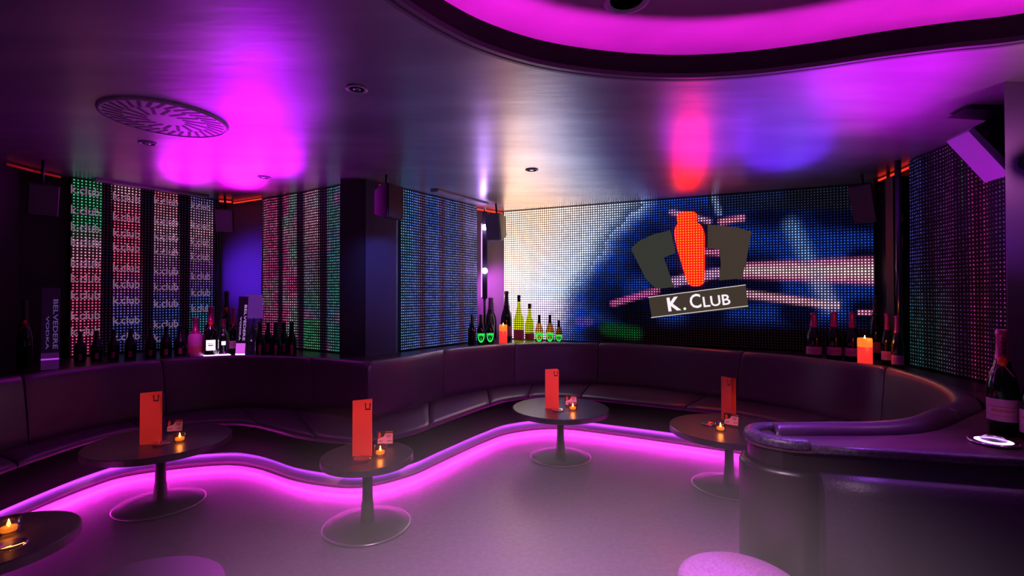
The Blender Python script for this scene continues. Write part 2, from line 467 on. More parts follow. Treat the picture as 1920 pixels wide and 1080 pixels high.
def led_material(name, strength, halo):
    m = bpy.data.materials.new(name); m.use_nodes = True
    nt = m.node_tree; b = nt.nodes['Principled BSDF']
    b.inputs['Base Color'].default_value = (0.005, 0.004, 0.006, 1); b.inputs['Roughness'].default_value = 0.8; b.inputs['Specular IOR Level'].default_value = 0.15
    uv = nt.nodes.new('ShaderNodeUVMap')
    fr = nt.nodes.new('ShaderNodeVectorMath'); fr.operation = 'FRACTION'
    sb = nt.nodes.new('ShaderNodeVectorMath'); sb.operation = 'SUBTRACT'; sb.inputs[1].default_value = (0.5, 0.5, 0)
    ln = nt.nodes.new('ShaderNodeVectorMath'); ln.operation = 'LENGTH'
    at = nt.nodes.new('ShaderNodeAttribute'); at.attribute_name = 'led'
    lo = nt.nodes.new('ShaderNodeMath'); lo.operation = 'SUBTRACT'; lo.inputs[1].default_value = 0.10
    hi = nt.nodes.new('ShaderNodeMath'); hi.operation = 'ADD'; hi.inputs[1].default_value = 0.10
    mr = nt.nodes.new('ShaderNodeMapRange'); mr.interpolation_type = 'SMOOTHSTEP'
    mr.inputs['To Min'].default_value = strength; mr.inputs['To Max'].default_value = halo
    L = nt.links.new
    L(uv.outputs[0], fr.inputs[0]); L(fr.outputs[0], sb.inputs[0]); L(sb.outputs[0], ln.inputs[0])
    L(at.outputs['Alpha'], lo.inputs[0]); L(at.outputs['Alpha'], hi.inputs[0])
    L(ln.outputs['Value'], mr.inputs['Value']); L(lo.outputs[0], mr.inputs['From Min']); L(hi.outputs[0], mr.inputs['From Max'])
    L(at.outputs['Color'], b.inputs['Emission Color']); L(mr.outputs[0], b.inputs['Emission Strength'])
    return m

PITCH_LED = 0.033
def led_panel(seg, z0, z1, content, m, parent, fold=0.0, pitch=PITCH_LED, name='display'):
    a, b = seg; Lg = (b - a).length; nc = int(round(Lg / pitch)); nr = int(round((z1 - z0) / pitch))
    d = (b - a).normalized(); n = Vector((d.y, -d.x, 0))      # towards the room
    vs = []; 
    for j in range(nr + 1):
        z = z0 + (z1 - z0) * j / nr
        for i in range(nc + 1):
            s = i / nc * Lg
            w = fold * (math.sin(s * 13.0 + 0.6 * math.sin(z * 1.7)) + 0.4 * math.sin(s * 31 + 1.3 + z * 0.5))
            p = a + d * s + n * (w + 0.01); vs.append((p.x, p.y, z))
    fs = [(j * (nc + 1) + i, j * (nc + 1) + i + 1, (j + 1) * (nc + 1) + i + 1, (j + 1) * (nc + 1) + i) for j in range(nr) for i in range(nc)]
    me = bpy.data.meshes.new(name); me.from_pydata(vs, [], fs); me.update()
    uvl = me.uv_layers.new(name='UVMap'); ca = me.color_attributes.new('led', 'FLOAT_COLOR', 'CORNER')
    uvs = np.zeros((len(fs) * 4, 2), 'f'); cs = np.zeros((len(fs) * 4, 4), 'f'); k = 0
    for j in range(nr):
        for i in range(nc):
            s = (i + 0.5) / nc * Lg; z = z0 + (z1 - z0) * (j + 0.5) / nr
            p = a + d * s; X, Y = proj((p.x, p.y, z))
            c = content(X, Y, i, j, nc, nr)
            r = 0.12 + (0.15 if m is M.get('led_main') else 0.12) * min(1.0, max(c) ** 0.7)  # brighter dots drawn larger to imitate bloom
            uvs[k:k + 4] = ((i, j), (i + 1, j), (i + 1, j + 1), (i, j + 1))
            cs[k:k + 4] = (c[0], c[1], c[2], r); k += 4
    uvl.data.foreach_set('uv', uvs.ravel()); ca.data.foreach_set('color', cs.ravel())
    me.polygons.foreach_set('use_smooth', [True] * len(fs))
    me.materials.append(m); o = bpy.data.objects.new(name, me); COL.objects.link(o); o.parent = parent
    q = [a - n * 0.05, b - n * 0.05, b - n * 0.02, a - n * 0.02]
    MB().prism([(p.x, p.y, z0) for p in q], (0, 0, z1 - z0)).build('backing', M['black'], parent)
    return o

def seg_dist(X, Y, x0, y0, x1, y1):
    dx, dy = x1 - x0, y1 - y0; t = max(0, min(1, ((X - x0) * dx + (Y - y0) * dy) / (dx * dx + dy * dy)))
    return math.hypot(X - x0 - t * dx, Y - y0 - t * dy), t

def content_D(X, Y, i, j, nc, nr):
    n1 = vnoise(X / 60, Y / 45, 1); n2 = vnoise(X / 25, Y / 25, 2)
    base = mixc((0.012, 0.02, 0.10), (0.03, 0.10, 0.50), smooth(0.35, 0.8, n1))
    if Y > 585: base = mixc(base, (0.022, 0.008, 0.012), smooth(585, 625, Y) * smooth(1080, 1110, X))
    if Y < 400 and X > 1330: base = mixc(base, (0.04, 0.05, 0.07), 0.8 * smooth(402, 385, Y))
    base = mixc(base, (0.008, 0.01, 0.03), 0.9 * smooth(40, 10, seg_dist(X, Y, 1120, 560, 1190, 590)[0]))
    # the pale field on the left
    pts = [(385, 1205), (420, 1175), (450, 1150), (500, 1112), (560, 1072), (600, 1058), (650, 1035)]
    e = pts[-1][1]
    if Y <= pts[0][0]: e = pts[0][1]
    else:
        for (ya, xa), (yb, xb) in zip(pts[:-1], pts[1:]):
            if ya <= Y <= yb: e = xa + (xb - xa) * (Y - ya) / (yb - ya); break
    e += 18 * (n2 - 0.5)
    f = smooth(e + 35, e - 45, X)
    pale = mixc((1.0, 0.66, 0.46), (0.55, 0.66, 0.95), smooth(e - 190, e - 15, X))
    if Y > 560: pale = mixc(pale, (0.9, 0.55, 0.75), 0.5)
    gl = math.exp(-((X - 958) ** 2 + (Y - 525) ** 2) / 75.0 ** 2); pale = tuple(v * (1 + 1.2 * gl) for v in pale)  # lens flare put into the screen colour as a bright spot
    hal = smooth(e + 95, e, X)
    c = mixc(base, (0.05, 0.16, 0.75), 0.65 * hal)
    c = mixc(c, pale, f)
    if X > 1045 and f > 0.02: c = tuple(v * (1.0 - 0.55 * smooth(1030, 1200, X)) for v in c) if f > 0.5 else c
    pk = (1.0, 0.32, 0.55); pw = (1.0, 0.68, 0.72)
    # broad streak
    if X > 1380:
        t = (X - 1380) / 257; cy = 507 + 1 * t; hw = 12 + 12 * t
        g = smooth(hw + 7, hw - 4, abs(Y - cy)); g2 = smooth(hw * 0.9, 0, abs(Y - cy))
        c = mixc(c, mixc(pk, pw, g2), g * 0.95)
    if 1395 < X < 1575:
        t = (X - 1395) / 175; cy = 551 + 22 * t
        c = mixc(c, mixc(pk, pw, 0.4), smooth(12, 2, abs(Y - cy)))
    d, t = seg_dist(X, Y, 1150, 569, 1232, 545); c = mixc(c, (0.85, 0.18, 0.50), smooth(9, 3, d))
    d, t = seg_dist(X, Y, 1352, 416, 1392, 409); c = mixc(c, (0.95, 0.3, 0.5), smooth(9, 3, d))
    d, t = seg_dist(X, Y, 1260, 398, 1330, 415); c = mixc(c, (0.8, 0.4, 0.7), smooth(8, 2, d))
    d, t = seg_dist(X, Y, 1265, 528, 1345, 512); c = mixc(c, (0.85, 0.45, 0.85), smooth(13, 5, d))
    d, t = seg_dist(X, Y, 1318, 472, 1350, 474); c = mixc(c, (0.9, 0.25, 0.5), smooth(9, 3, d))
    d, t = seg_dist(X, Y, 1484, 425, 1512, 480); c = mixc(c, (0.30, 0.50, 0.90), 0.6 * smooth(28, 2, d))
    d, t = seg_dist(X, Y, 1530, 520, 1555, 568); c = mixc(c, (0.65, 0.65, 0.95), 0.5 * smooth(30, 3, d))
    d, t = seg_dist(X, Y, 1612, 586, 1634, 586); c = mixc(c, pk, smooth(8, 4, d))
    d, t = seg_dist(X, Y, 1340, 372, 1348, 400); c = mixc(c, (0.4, 0.5, 0.9), 0.7 * smooth(9, 3, d))
    d, t = seg_dist(X, Y, 1085, 603, 1105, 603); c = mixc(c, (0.3, 0.15, 0.9), 0.6 * smooth(12, 3, d))
    d, t = seg_dist(X, Y, 1138, 616, 1192, 625); c = mixc(c, (0.02, 0.22, 0.06), 0.8 * smooth(20, 4, d))
    jit = 0.85 + 0.3 * hash2(i, j); g = 0.55 + 0.65 * f
    return tuple((v ** 1.25) * jit * g for v in c)

def strips(X, table, edge=3):
    for k, (x0, x1) in enumerate(table):
        if x0 - edge <= X <= x1 + edge: return k, min(smooth(x0 - edge, x0, X), smooth(x1 + edge, x1, X))
    return -1, 0.0

def ramp(t, stops):
    if t <= stops[0][0]: return stops[0][1]
    for (a, ca), (b, cb) in zip(stops[:-1], stops[1:]):
        if t <= b: return mixc(ca, cb, (t - a) / (b - a))
    return stops[-1][1]

GRN = (0.05, 0.62, 0.26); WPK = (0.9, 0.42, 0.6); RED = (0.95, 0.10, 0.22); PRP = (0.42, 0.12, 0.60); BLU = (0.06, 0.12, 0.62); CYN = (0.05, 0.50, 0.55); HOT = (0.85, 0.08, 0.30)
def content_A(X, Y, i, j, nc, nr):
    k, f = strips(X, [(133, 188), (211, 263), (288, 333), (357, 398)])
    dim = tuple(0.05 * v for v in mixc((0.3, 0.2, 0.9), (0.8, 0.1, 0.4), hash2(i // 3, j // 4)))
    if k < 0: return dim
    st = [[(340, GRN), (425, GRN), (455, WPK), (520, RED), (680, (0.75, 0.08, 0.25))],
          [(350, WPK), (400, RED), (500, RED), (550, PRP), (600, BLU), (680, (0.05, 0.04, 0.25))],
          [(350, RED), (430, WPK), (520, PRP), (580, BLU), (680, (0.02, 0.12, 0.30))],
          [(360, BLU), (430, WPK), (500, PRP), (560, BLU), (620, CYN), (680, CYN)]][k]
    c = ramp(Y + 12 * (vnoise(i / 2, j / 3, 5) - 0.5), st)
    return tuple(v * 0.62 * (0.75 + 0.5 * hash2(i, j, 3)) * f + d for v, d in zip(c, dim))

def content_B(X, Y, i, j, nc, nr):
    k, f = strips(X, [(496, 520), (532, 557), (571, 599), (615, 643)])
    dim = tuple(0.09 * v for v in mixc((0.3, 0.2, 0.9), (0.9, 0.1, 0.5), hash2(i // 3, j // 4)))
    if k < 0: return dim
    m_ = vnoise(i / 5, j / 6, 9)
    g1 = ramp(m_, [(0.3, HOT), (0.6, (0.8, 0.3, 0.5)), (0.8, (0.35, 0.6, 0.5))])
    g2 = ramp(m_, [(0.3, (0.04, 0.5, 0.35)), (0.6, (0.1, 0.35, 0.55)), (0.85, (0.6, 0.3, 0.5))])
    c = [mixc(g1, HOT, 0.5), g1, mixc(g1, g2, smooth(400, 600, Y)), g2][k]
    if k == 2 and Y < 460: c = mixc(c, (0.9, 0.6, 0.65), 0.5)
    if k == 2 and Y > 600: c = (0.03, 0.55, 0.2)
    return tuple(v * 0.62 * (0.6 + 0.7 * hash2(i, j, 3)) * f + d for v, d in zip(c, dim))

def content_C(X, Y, i, j, nc, nr):
    c = mixc((0.07, 0.17, 0.72), (0.20, 0.26, 0.85), vnoise(i / 4, j / 6, 4))
    c = mixc(c, (0.06, 0.40, 0.42), 0.7 * smooth(788, 760, X) * vnoise(i / 3, j / 5, 2))
    for x0 in (792, 828, 864):
        c = mixc(c, (0.30, 0.08, 0.16), 0.75 * smooth(8, 3, abs(X - x0)))
    c = mixc(c, (0.5, 0.4, 0.55), 0.5 * smooth(830, 890, X) * smooth(620, 500, Y))
    return tuple(v * 0.50 * (0.75 + 0.5 * hash2(i, j, 3)) for v in c)

def content_E(X, Y, i, j, nc, nr):
    c = mixc((0.12, 0.05, 0.34), (0.30, 0.04, 0.26), vnoise(i / 4, j / 8, 4))
    c = mixc(c, (0.07, 0.10, 0.55), 0.8 * smooth(1748, 1735, X))
    c = mixc(c, (0.04, 0.32, 0.26), 0.8 * smooth(1815, 1735, X) * smooth(480, 620, Y))
    c = mixc(c, (0.62, 0.04, 0.22), 0.8 * smooth(24, 8, abs(X - 1838)))
    c = mixc(c, (0.25, 0.45, 0.25), 0.8 * smooth(5, 2, abs(X - 1808)) * smooth(420, 330, Y))
    if hash2(i // 2, 1, 8) > 0.6: c = tuple(v * 0.5 for v in c)
    return tuple(v * 0.42 * (0.5 + 0.9 * hash2(i, j, 3)) for v in c)

M['led_main'] = led_material('led_wall_content', 6.0, 0.20)
M['led_side'] = led_material('led_curtain_content', 1.9, 0.03)
M['led_blue'] = led_material('led_blue_curtain_content', 4.4, 0.05)

Z0 = 0.98
tA = thing('led_curtain', 'led curtain left of the corner with green, red and blue stripes and repeated white words', 'led screen', (0, 0, 0))
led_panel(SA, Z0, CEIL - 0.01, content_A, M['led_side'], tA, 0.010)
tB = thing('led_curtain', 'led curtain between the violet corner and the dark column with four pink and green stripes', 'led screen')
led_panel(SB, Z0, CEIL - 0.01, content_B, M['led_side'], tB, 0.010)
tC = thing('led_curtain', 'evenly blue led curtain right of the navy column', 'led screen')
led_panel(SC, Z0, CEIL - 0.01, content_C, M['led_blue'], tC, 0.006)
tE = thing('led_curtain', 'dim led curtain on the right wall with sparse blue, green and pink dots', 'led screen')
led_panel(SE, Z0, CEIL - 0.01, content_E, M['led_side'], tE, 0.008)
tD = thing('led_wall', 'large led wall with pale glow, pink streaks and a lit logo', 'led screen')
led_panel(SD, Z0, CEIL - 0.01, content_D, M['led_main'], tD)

# repeated words on curtain A
dA = (SA[1] - SA[0]).normalized(); nA = Vector((dA.y, -dA.x, 0))
M['word'] = emis('pale_lettering', (0.62, 0.34, 0.55), 0.28)
mb = MB()
pA = SA[0] + nA * 0.035
cols = [(133, 187, [354, 392, 424, 452, 492, 521, 553, 592, 622], 16.5), (212, 262, [367, 405, 435, 462, 501, 532, 563, 601, 632], 15),
        (289, 334, [374, 413, 442, 470, 507, 537, 569, 608, 634], 14.5), (359, 394, [384, 421, 452, 480, 517, 548, 578], 14)]
for x0, x1, ys, hh in cols:
    for y in ys:
        word = 'k.' if (x0 == 289 and y == 634) else 'k.club'
        xe = x0 + 12 if word == 'k.' else x1
        a = at_plane(x0, y + hh / 2, pA, nA); b = at_plane(xe, y + hh / 2, pA, nA); t = at_plane(x0, y - hh / 2, pA, nA)
        a.z = a.z; w = (Vector((b.x, b.y, 0)) - Vector((a.x, a.y, 0))).length
        mb = MB(); put_text(mb, word, a, dA, (0, 0, 1), w, (t.z - a.z) * 1.0, 0.008); mb.build('lettering', M['word'], tA, fix=False)

# logo on the LED wall
dD = (SD[1] - SD[0]).normalized(); nD = Vector((dD.y, -dD.x, 0))
def Dp(zx, zy, o=0.03):
    return at_plane(1120 + zx / 3.176, 360 + zy / 3.176, SD[0] + nD * o, nD)
M['logo_dark'] = emis('dark_olive_panel', lin(62, 54, 44), 1.0)
M['logo_dark'].node_tree.nodes['Principled BSDF'].inputs['Base Color'].default_value = (0.03, 0.025, 0.02, 1)
M['logo_dim'] = emis('dark_green_panel', lin(50, 54, 46), 1.0)
M['logo_dim'].node_tree.nodes['Principled BSDF'].inputs['Base Color'].default_value = (0.03, 0.03, 0.025, 1)
M['logo_line'] = emis('pale_line', (0.8, 0.75, 0.7), 0.9)
def poly(pts, o=0.03, th=0.012):
    return MB().prism([Dp(x, y, o) for x, y in pts], -nD * th)
def smooth_poly(pts, n=4):
    q = catmull([(x, y, 0) for x, y in pts] + [(pts[0][0], pts[0][1], 0)], n)[:-1]
    return [(p.x, p.y) for p in q]
poly([(200, 335), (250, 290), (335, 252), (435, 228), (450, 290), (466, 362), (395, 390), (418, 455), (440, 520), (455, 566), (350, 577), (290, 520), (250, 440), (222, 385)]).build('logo_arm', M['logo_dim'], tD)
poly([(657, 194), (740, 200), (840, 212), (918, 238), (905, 310), (885, 420), (862, 515), (725, 526), (735, 430), (728, 345), (657, 330)]).build('logo_arm', M['logo_dark'], tD)
# the lit figure, itself a dotted area
fig = smooth_poly([(478, 130), (530, 118), (588, 126), (592, 178), (618, 200), (637, 250), (638, 340), (638, 430), (636, 530), (610, 557), (562, 558), (537, 535), (515, 470), (490, 385), (467, 300), (460, 240), (468, 205), (480, 185), (474, 160)], 4)
fo = poly(fig, 0.034).build('logo_figure', M['led_main'], tD)
def fig_material():
    m = bpy.data.materials.new('red_led_area'); m.use_nodes = True; nt = m.node_tree; b = nt.nodes['Principled BSDF']; L = nt.links.new
    b.inputs['Base Color'].default_value = (0.05, 0, 0, 1)
    tc = nt.nodes.new('ShaderNodeTexCoord'); mp = nt.nodes.new('ShaderNodeMapping')
    ang = math.atan2(dD.y, dD.x)
    mp.vector_type = 'TEXTURE'; mp.inputs['Rotation'].default_value = (0, 0, ang); mp.inputs['Scale'].default_value = (PITCH_LED, PITCH_LED, PITCH_LED)
    sep = nt.nodes.new('ShaderNodeSeparateXYZ'); cmb = nt.nodes.new('ShaderNodeCombineXYZ')
    fr = nt.nodes.new('ShaderNodeVectorMath'); fr.operation = 'FRACTION'
    sb = nt.nodes.new('ShaderNodeVectorMath'); sb.operation = 'SUBTRACT'; sb.inputs[1].default_value = (0.5, 0.5, 0)
    ln = nt.nodes.new('ShaderNodeVectorMath'); ln.operation = 'LENGTH'
    mr = nt.nodes.new('ShaderNodeMapRange'); mr.interpolation_type = 'SMOOTHSTEP'; mr.inputs['From Min'].default_value = 0.16; mr.inputs['From Max'].default_value = 0.32
    mx = nt.nodes.new('ShaderNodeMix'); mx.data_type = 'RGBA'; mx.inputs['A'].default_value = (14.0, 0.42, 0.03, 1); mx.inputs['B'].default_value = (7.0, 0.012, 0.004, 1)
    L(tc.outputs['Object'], mp.inputs[0]); L(mp.outputs[0], sep.inputs[0]); L(sep.outputs[0], cmb.inputs[0]); L(sep.outputs[2], cmb.inputs[1])
    L(cmb.outputs[0], fr.inputs[0]); L(fr.outputs[0], sb.inputs[0]); L(sb.outputs[0], ln.inputs[0]); L(ln.outputs['Value'], mr.inputs['Value'])
    L(mr.outputs[0], mx.inputs['Factor']); L(mx.outputs['Result'], b.inputs['Emission Color']); b.inputs['Emission Strength'].default_value = 1.0
    return m
fo.data.materials[0] = fig_material()
bo = poly([(305, 628), (883, 553), (900, 688), (325, 750)]).build('logo_banner', M['logo_dark'], tD)
poly([(303, 625), (883, 551), (883, 555), (303, 629)], 0.034, 0.004).build('banner_line', M['logo_line'], bo)
poly([(320, 746), (898, 676), (898, 680), (320, 750)], 0.034, 0.004).build('banner_line', M['logo_line'], bo)
M['logo_word'] = emis('white_lettering', (0.9, 0.82, 0.86), 1.1)
mb = MB()
def Dtext(word, x0, y0, x1, y1, h, bold):
    a = Dp(x0, y0, 0.038); b = Dp(x1, y1, 0.038); t = Dp(x0, y0 - h, 0.038)
    xd = (b - a); w = xd.length; xd.normalize(); yd = Vector((0, 0, 1)) - xd * xd.z; yd.normalize()
    put_text(mb, word, a, xd, yd, w, (t - a).length, bold)
Dtext('K', 424, 712, 500, 703, 82, 0.035); Dtext('.', 514, 704, 530, 702, 16, 0.02)
Dtext('C', 556, 695, 622, 688, 84, 0.012); Dtext('LUB', 634, 687, 795, 670, 62, 0.012)
mb.build('lettering', M['logo_word'], bo, fix=False)

# ------------------------------------------------------------------ banquette
def Fz(px, py): p = at_z(px, py, 0.0); return (p.x, p.y)
def Bz(px, py): p = at_z(px, py, 1.0); return (p.x, p.y)
ST = [((-3.42, 1.6), (-3.86, 1.6)), ((-3.50, 2.6), (-3.92, 2.7)), ((-3.56, 3.45), (-3.92, 3.6)),
      (Fz(171, 921), Bz(160, 690)), (Fz(261, 895), Bz(235, 682)), (Fz(407, 878), Bz(370, 671)), (Fz(479, 883), Bz(450, 668)),
      (Fz(557, 909), Bz(520, 669)), (Fz(634, 922), Bz(600, 673)), (Fz(690, 922), Bz(690, 680)), (Fz(771, 901), Bz(760, 670)),
      (Fz(829, 873), Bz(832, 657)), (Fz(907, 836), Bz(900, 650)), (Fz(960, 817), Bz(966, 645)), (Fz(1046, 809), Bz(1060, 643)),
      (Fz(1165, 823), Bz(1190, 646)), (Fz(1289, 841), Bz(1330, 656)), (Fz(1394, 858), Bz(1480, 668)), ((2.68, 4.40), Bz(1580, 680)),
      ((2.80, 3.90), Bz(1660, 690)), ((2.68, 3.45), Bz(1750, 715)), ((2.45, 3.22), (2.80, 3.05)), ((2.15, 3.08), (2.42, 2.78)),
      ((1.85, 3.00), (1.98, 2.52)), ((1.68, 2.97), (1.56, 2.48)), ((1.52, 2.97), (1.33, 2.47))]
NS = 8
Fc = catmull([(*s[0], 0) for s in ST], NS)
Bc = catmull([(*s[1], 0) for s in ST[:10]], NS)[:-1] + catmull([(*s[1], 0) for s in ST[9:]], NS)
def samp(C, t):
    x = max(0.0, min(len(C) - 1.001, t * NS)); i = int(x); return C[i].lerp(C[i + 1], x - i)
def sect(t, prof):
    F = samp(Fc, t); B = samp(Bc, t); u = (B - F); L = u.length; u.normalize()
    return [F + u * (L * a + s) + Vector((0, 0, z)) for a, s, z in prof]
def sweep(name, m, parent, t0, t1, prof, closed=True, shrink=0.012, gap=0.0):
    g = 0.02; n = max(2, int((t1 - t0) * 6)); rings = []
    cz = sum(p[2] for p in prof) / len(prof)
    for k in range(n + 1):
        t = t0 + g + (t1 - t0 - 2 * g) * k / n
        rings.append(sect(t, prof))
    if shrink:
        pr2 = [(a, s, z - (shrink if z > cz else 0)) for a, s, z in prof]
        pr3 = [(a, s, z - (shrink * 0.3 if z > cz else 0)) for a, s, z in prof]
        rings = [sect(t0 + 0.004, pr2), sect(t0 + 0.012, pr3)] + rings + [sect(t1 - 0.012, pr3), sect(t1 - 0.004, pr2)]
    return MB().loft(rings, closed=closed).build(name, m, parent)
SEAT = [(0, 0.0, 0.405), (0, -0.030, 0.408), (0, -0.042, 0.418), (0, -0.045, 0.432), (0, -0.036, 0.447), (0, -0.010, 0.458), (0, 0.05, 0.464), (0.5, 0, 0.472), (1, -0.13, 0.482), (1, -0.10, 0.47), (1, -0.10, 0.405)]
BACK = [(1, -0.125, 0.465), (1, -0.11, 0.55), (1, -0.075, 0.72), (1, -0.035, 0.88), (1, -0.018, 0.945), (1, 0.0, 0.985), (1, 0.03, 1.003), (1, 0.075, 1.006), (1, 0.115, 0.99), (1, 0.135, 0.955), (1, 0.14, 0.90), (1, 0.14, 0.10), (1, -0.09, 0.10), (1, -0.095, 0.44)]
bench = thing('banquette', 'long winding aubergine leather bench with a magenta light under its front', 'bench')
sj = [0, 2, 4, 6, 7.4, 10.6, 12.2, 13.4, 14.4, 16, 18, 20, 22, 24.99]
for a, b in zip(sj[:-1], sj[1:]): sweep('seat_cushion', M['leather'], bench, a, b, SEAT, shrink=0.02)
bj = [0, 2.3, 4.5, 7.8, 9, 11, 13, 14.5, 16.4, 19, 22, 24.99]
for a, b in zip(bj[:-1], bj[1:]): sweep('back_cushion', M['leather'], bench, a, b, BACK, shrink=0.012)
sweep('front_panel', M['base'], bench, 0, 24.99, [(0, 0.030, 0.405), (0, 0.0, 0.145), (0, 0.30, 0.145), (0, 0.30, 0.405)], shrink=0)
sweep('plinth_band', M['band'], bench, 0, 24.99, [(0, 0.0, 0.058), (0, 0.0, 0.066), (0, 0.012, 0.090), (0, 0.030, 0.112), (0, 0.055, 0.124), (0, 0.12, 0.126), (0, 0.12, 0.058)], shrink=0)
sweep('kick_board', M['base'], bench, 0, 24.99, [(0, 0.10, 0.0), (0, 0.10, 0.057), (0, 0.25, 0.057), (0, 0.25, 0.0)], shrink=0)
sweep('upper_light_strip', M['strip_violet'], bench, 0, 24.99, [(0, 0.022, 0.1445), (0, 0.022, 0.140), (0, 0.045, 0.140), (0, 0.045, 0.1445)], shrink=0)
sweep('lower_light_strip', M['strip_magenta'], bench, 0, 24.99, [(0, 0.030, 0.0575), (0, 0.030, 0.052), (0, 0.060, 0.052), (0, 0.060, 0.0575)], shrink=0)

# shelf behind the backrests
SH = 0.965
def outer(t, s=0.142):
    p = sect(t, [(1, s, 0)])[0]; return (p.x, p.y)
left_path = [outer(k / 4) for k in range(0, 36)] + [outer(8.97)]
right_path = [outer(9.03)] + [outer(k / 4) for k in range(37, 82)]
pts = left_path + right_path + [(3.55, 3.25), (3.85, 3.3), (3.9, 4.55), (4.2, 5.60), (0.0, 7.45), (-0.08, 7.58), (-0.66, 7.38), (-0.72, 6.95), (-1.37, 5.88), (-1.9, 5.68), (-3.22, 6.50), (-3.3, 6.78), (-4.0, 6.78), (-4.95, 5.25), (-5.12, 5.0), (-5.12, 1.6)]
tag(MB().prism([(x, y, SH - 0.035) for x, y in pts], (0, 0, 0.035)).build('bottle_shelf', M['shelf']),
    'dark ledge for bottles running behind the bench backrests below the led screens', 'shelf')

# counter at the right
ctr = thing('bar_counter', 'wooden counter with rounded padded end closing the booth in front of the camera', 'counter')
arc_o = [(1.42, 2.50), (1.31, 2.505), (1.20, 2.46), (1.148, 2.36), (1.165, 2.265), (1.225, 2.205)]
arc_s = [(p.x, p.y) for p in catmull([(*p, 0) for p in arc_o], 5)]
front = [(1.28, 2.178), (1.62, 2.10), (2.12, 1.985), (3.0, 1.80), (3.66, 1.68)]
back = [(3.80, 2.80), (2.95, 2.80), (2.95, 3.25), (3.55, 3.25)]
rev = [outer(k / 4, 0.15) for k in range(81, 100)]
top_poly = front[::1] + [(3.66, 2.84), (2.94, 2.85), (3.31, 3.26), (3.40, 3.27)] + [p for p in rev if True] + [(1.31, 2.33), (1.29, 2.47), (1.34, 2.50)]
ordered = top_poly + arc_s[1:]
MB().prism([(x, y, SH - 0.03) for x, y in ordered], (0, 0, 0.03)).build('counter_top', M['wood'], ctr)
bd = [(x + 0.012, y) for x, y in arc_s[8:]] + [(x, y + 0.015) for x, y in front] + [(3.66, 1.85), (2.2, 2.17), (1.36, 2.32), (1.30, 2.33), (1.29, 2.42), (1.20, 2.42)]
MB().prism([(x, y, 0.0) for x, y in bd], (0, 0, SH - 0.03)).build('counter_body', M['cabinet'], ctr)
# padded edging: flat roll round the end; front strip imitates a lit band on the wood
path = catmull([(*p, 0) for p in arc_o + [(1.27, 2.18), (1.34, 2.165)]], 6)
def roll(path, w, z0, h, inset=0.0):
    rings = []
    for i, p in enumerate(path):
        t = (path[min(i + 1, len(path) - 1)] - path[max(i - 1, 0)]).normalized(); n = Vector((-t.y, t.x, 0))
        ww = w * (0.75 if i in (0, len(path) - 1) else 1)
        rings.append([p + n * (inset + ww * c) + Vector((0, 0, z0 + h * s)) for c, s in ((0, 0), (-0.12, 0.35), (0.0, 0.8), (0.2, 1), (0.8, 1), (1, 0.8), (1.05, 0.3), (1, 0))])
    return MB().loft(rings, closed=True)
roll(path, 0.062, SH - 0.02, 0.045).build('end_padding', M['leather_soft'], ctr)
roll([Vector((1.345, 2.163, 0)), Vector((1.62, 2.10, 0)), Vector((2.12, 1.985, 0)), Vector((3.0, 1.80, 0)), Vector((3.64, 1.685, 0))], 0.045, SH - 0.03, 0.036).build('lit_edge_strip', M['leather_soft'], ctr)
# lower backrest that faces the camera
pf = [Vector(p) for p in ((1.36, 2.155, 0), (1.62, 2.09, 0), (2.12, 1.96, 0), (3.0, 1.70, 0), (3.64, 1.52, 0))]
rings = []
for i, p in enumerate(pf):
    t = (pf[min(i + 1, 4)] - pf[max(i - 1, 0)]).normalized(); n = Vector((t.y, -t.x, 0))
    rings.append([p + n * c + Vector((0, 0, z)) for c, z in ((-0.0, 0.02), (0.11, 0.02), (0.105, 0.70), (0.095, 0.80), (0.075, 0.845), (0.04, 0.865), (0.0, 0.86))])
MB().loft(rings, closed=True).build('padded_panel', M['panel_leather'], ctr)
lp = [(x, y) for x, y in arc_s[10:]] + [(1.28, 2.172), (1.35, 2.156)]
MB().loft([[Vector((x, y, 0)) + (Vector((x, y, 0)) - Vector((1.32, 2.35, 0))).normalized() * c + Vector((0, 0, z)) for c, z in ((-0.01, 0.02), (0.028, 0.02), (0.028, 0.83), (0.02, 0.85), (-0.01, 0.855))] for x, y in lp], closed=True).build('end_cladding', M['cabinet'], ctr)

# ------------------------------------------------------------------ tables
def make_table(label, r_top, group=None):
    t = thing('round_table', label, 'table', group=group)
    MB().lathe([(0.001, 0.455), (r_top - 0.02, 0.455), (r_top, 0.462), (r_top, 0.503), (r_top - 0.006, 0.509), (0.001, 0.509)], n=64, smooth=False).build('tabletop', M['table'], t, bevel=0)
    MB().lathe([(0.052, 0.02), (0.050, 0.05), (0.044, 0.12), (0.040, 0.17), (0.037, 0.175), (0.036, 0.44), (0.09, 0.452), (0.09, 0.455)], n=28).build('pedestal', M['table_metal'], t)
    b = MB().lathe([(0.296, 0.0), (0.302, 0.006), (0.302, 0.014), (0.29, 0.022), (0.20, 0.028), (0.06, 0.034), (0.001, 0.035)], n=64).build('base_plate', M['table_metal'], t)
    MB().lathe([(0.300, 0.010), (0.306, 0.012), (0.305, 0.017), (0.297, 0.021), (0.293, 0.0215)], n=64, caps=False).build('rim', M['rim'], b)
    return t
T = {}
big = make_table('wide round table at the left with leaning orange menu and small framed card', 0.485, 'round pedestal tables')
big.location = (-2.76, 3.79, 0); T[1] = (-2.76, 3.79)
T[3] = (0.49, 4.87); copy_tree(big, (0.49, 4.87, 0), label='wide round table reflecting pale blue light, in front of the large led wall', group='round pedestal tables')
T[4] = (1.86, 4.13); copy_tree(big, (1.86, 4.13, 0), label='wide round table partly hidden behind the padded end of the counter', group='round pedestal tables')
sm = make_table('small round table at the centre front before the bench corner', 0.318, 'round pedestal tables')
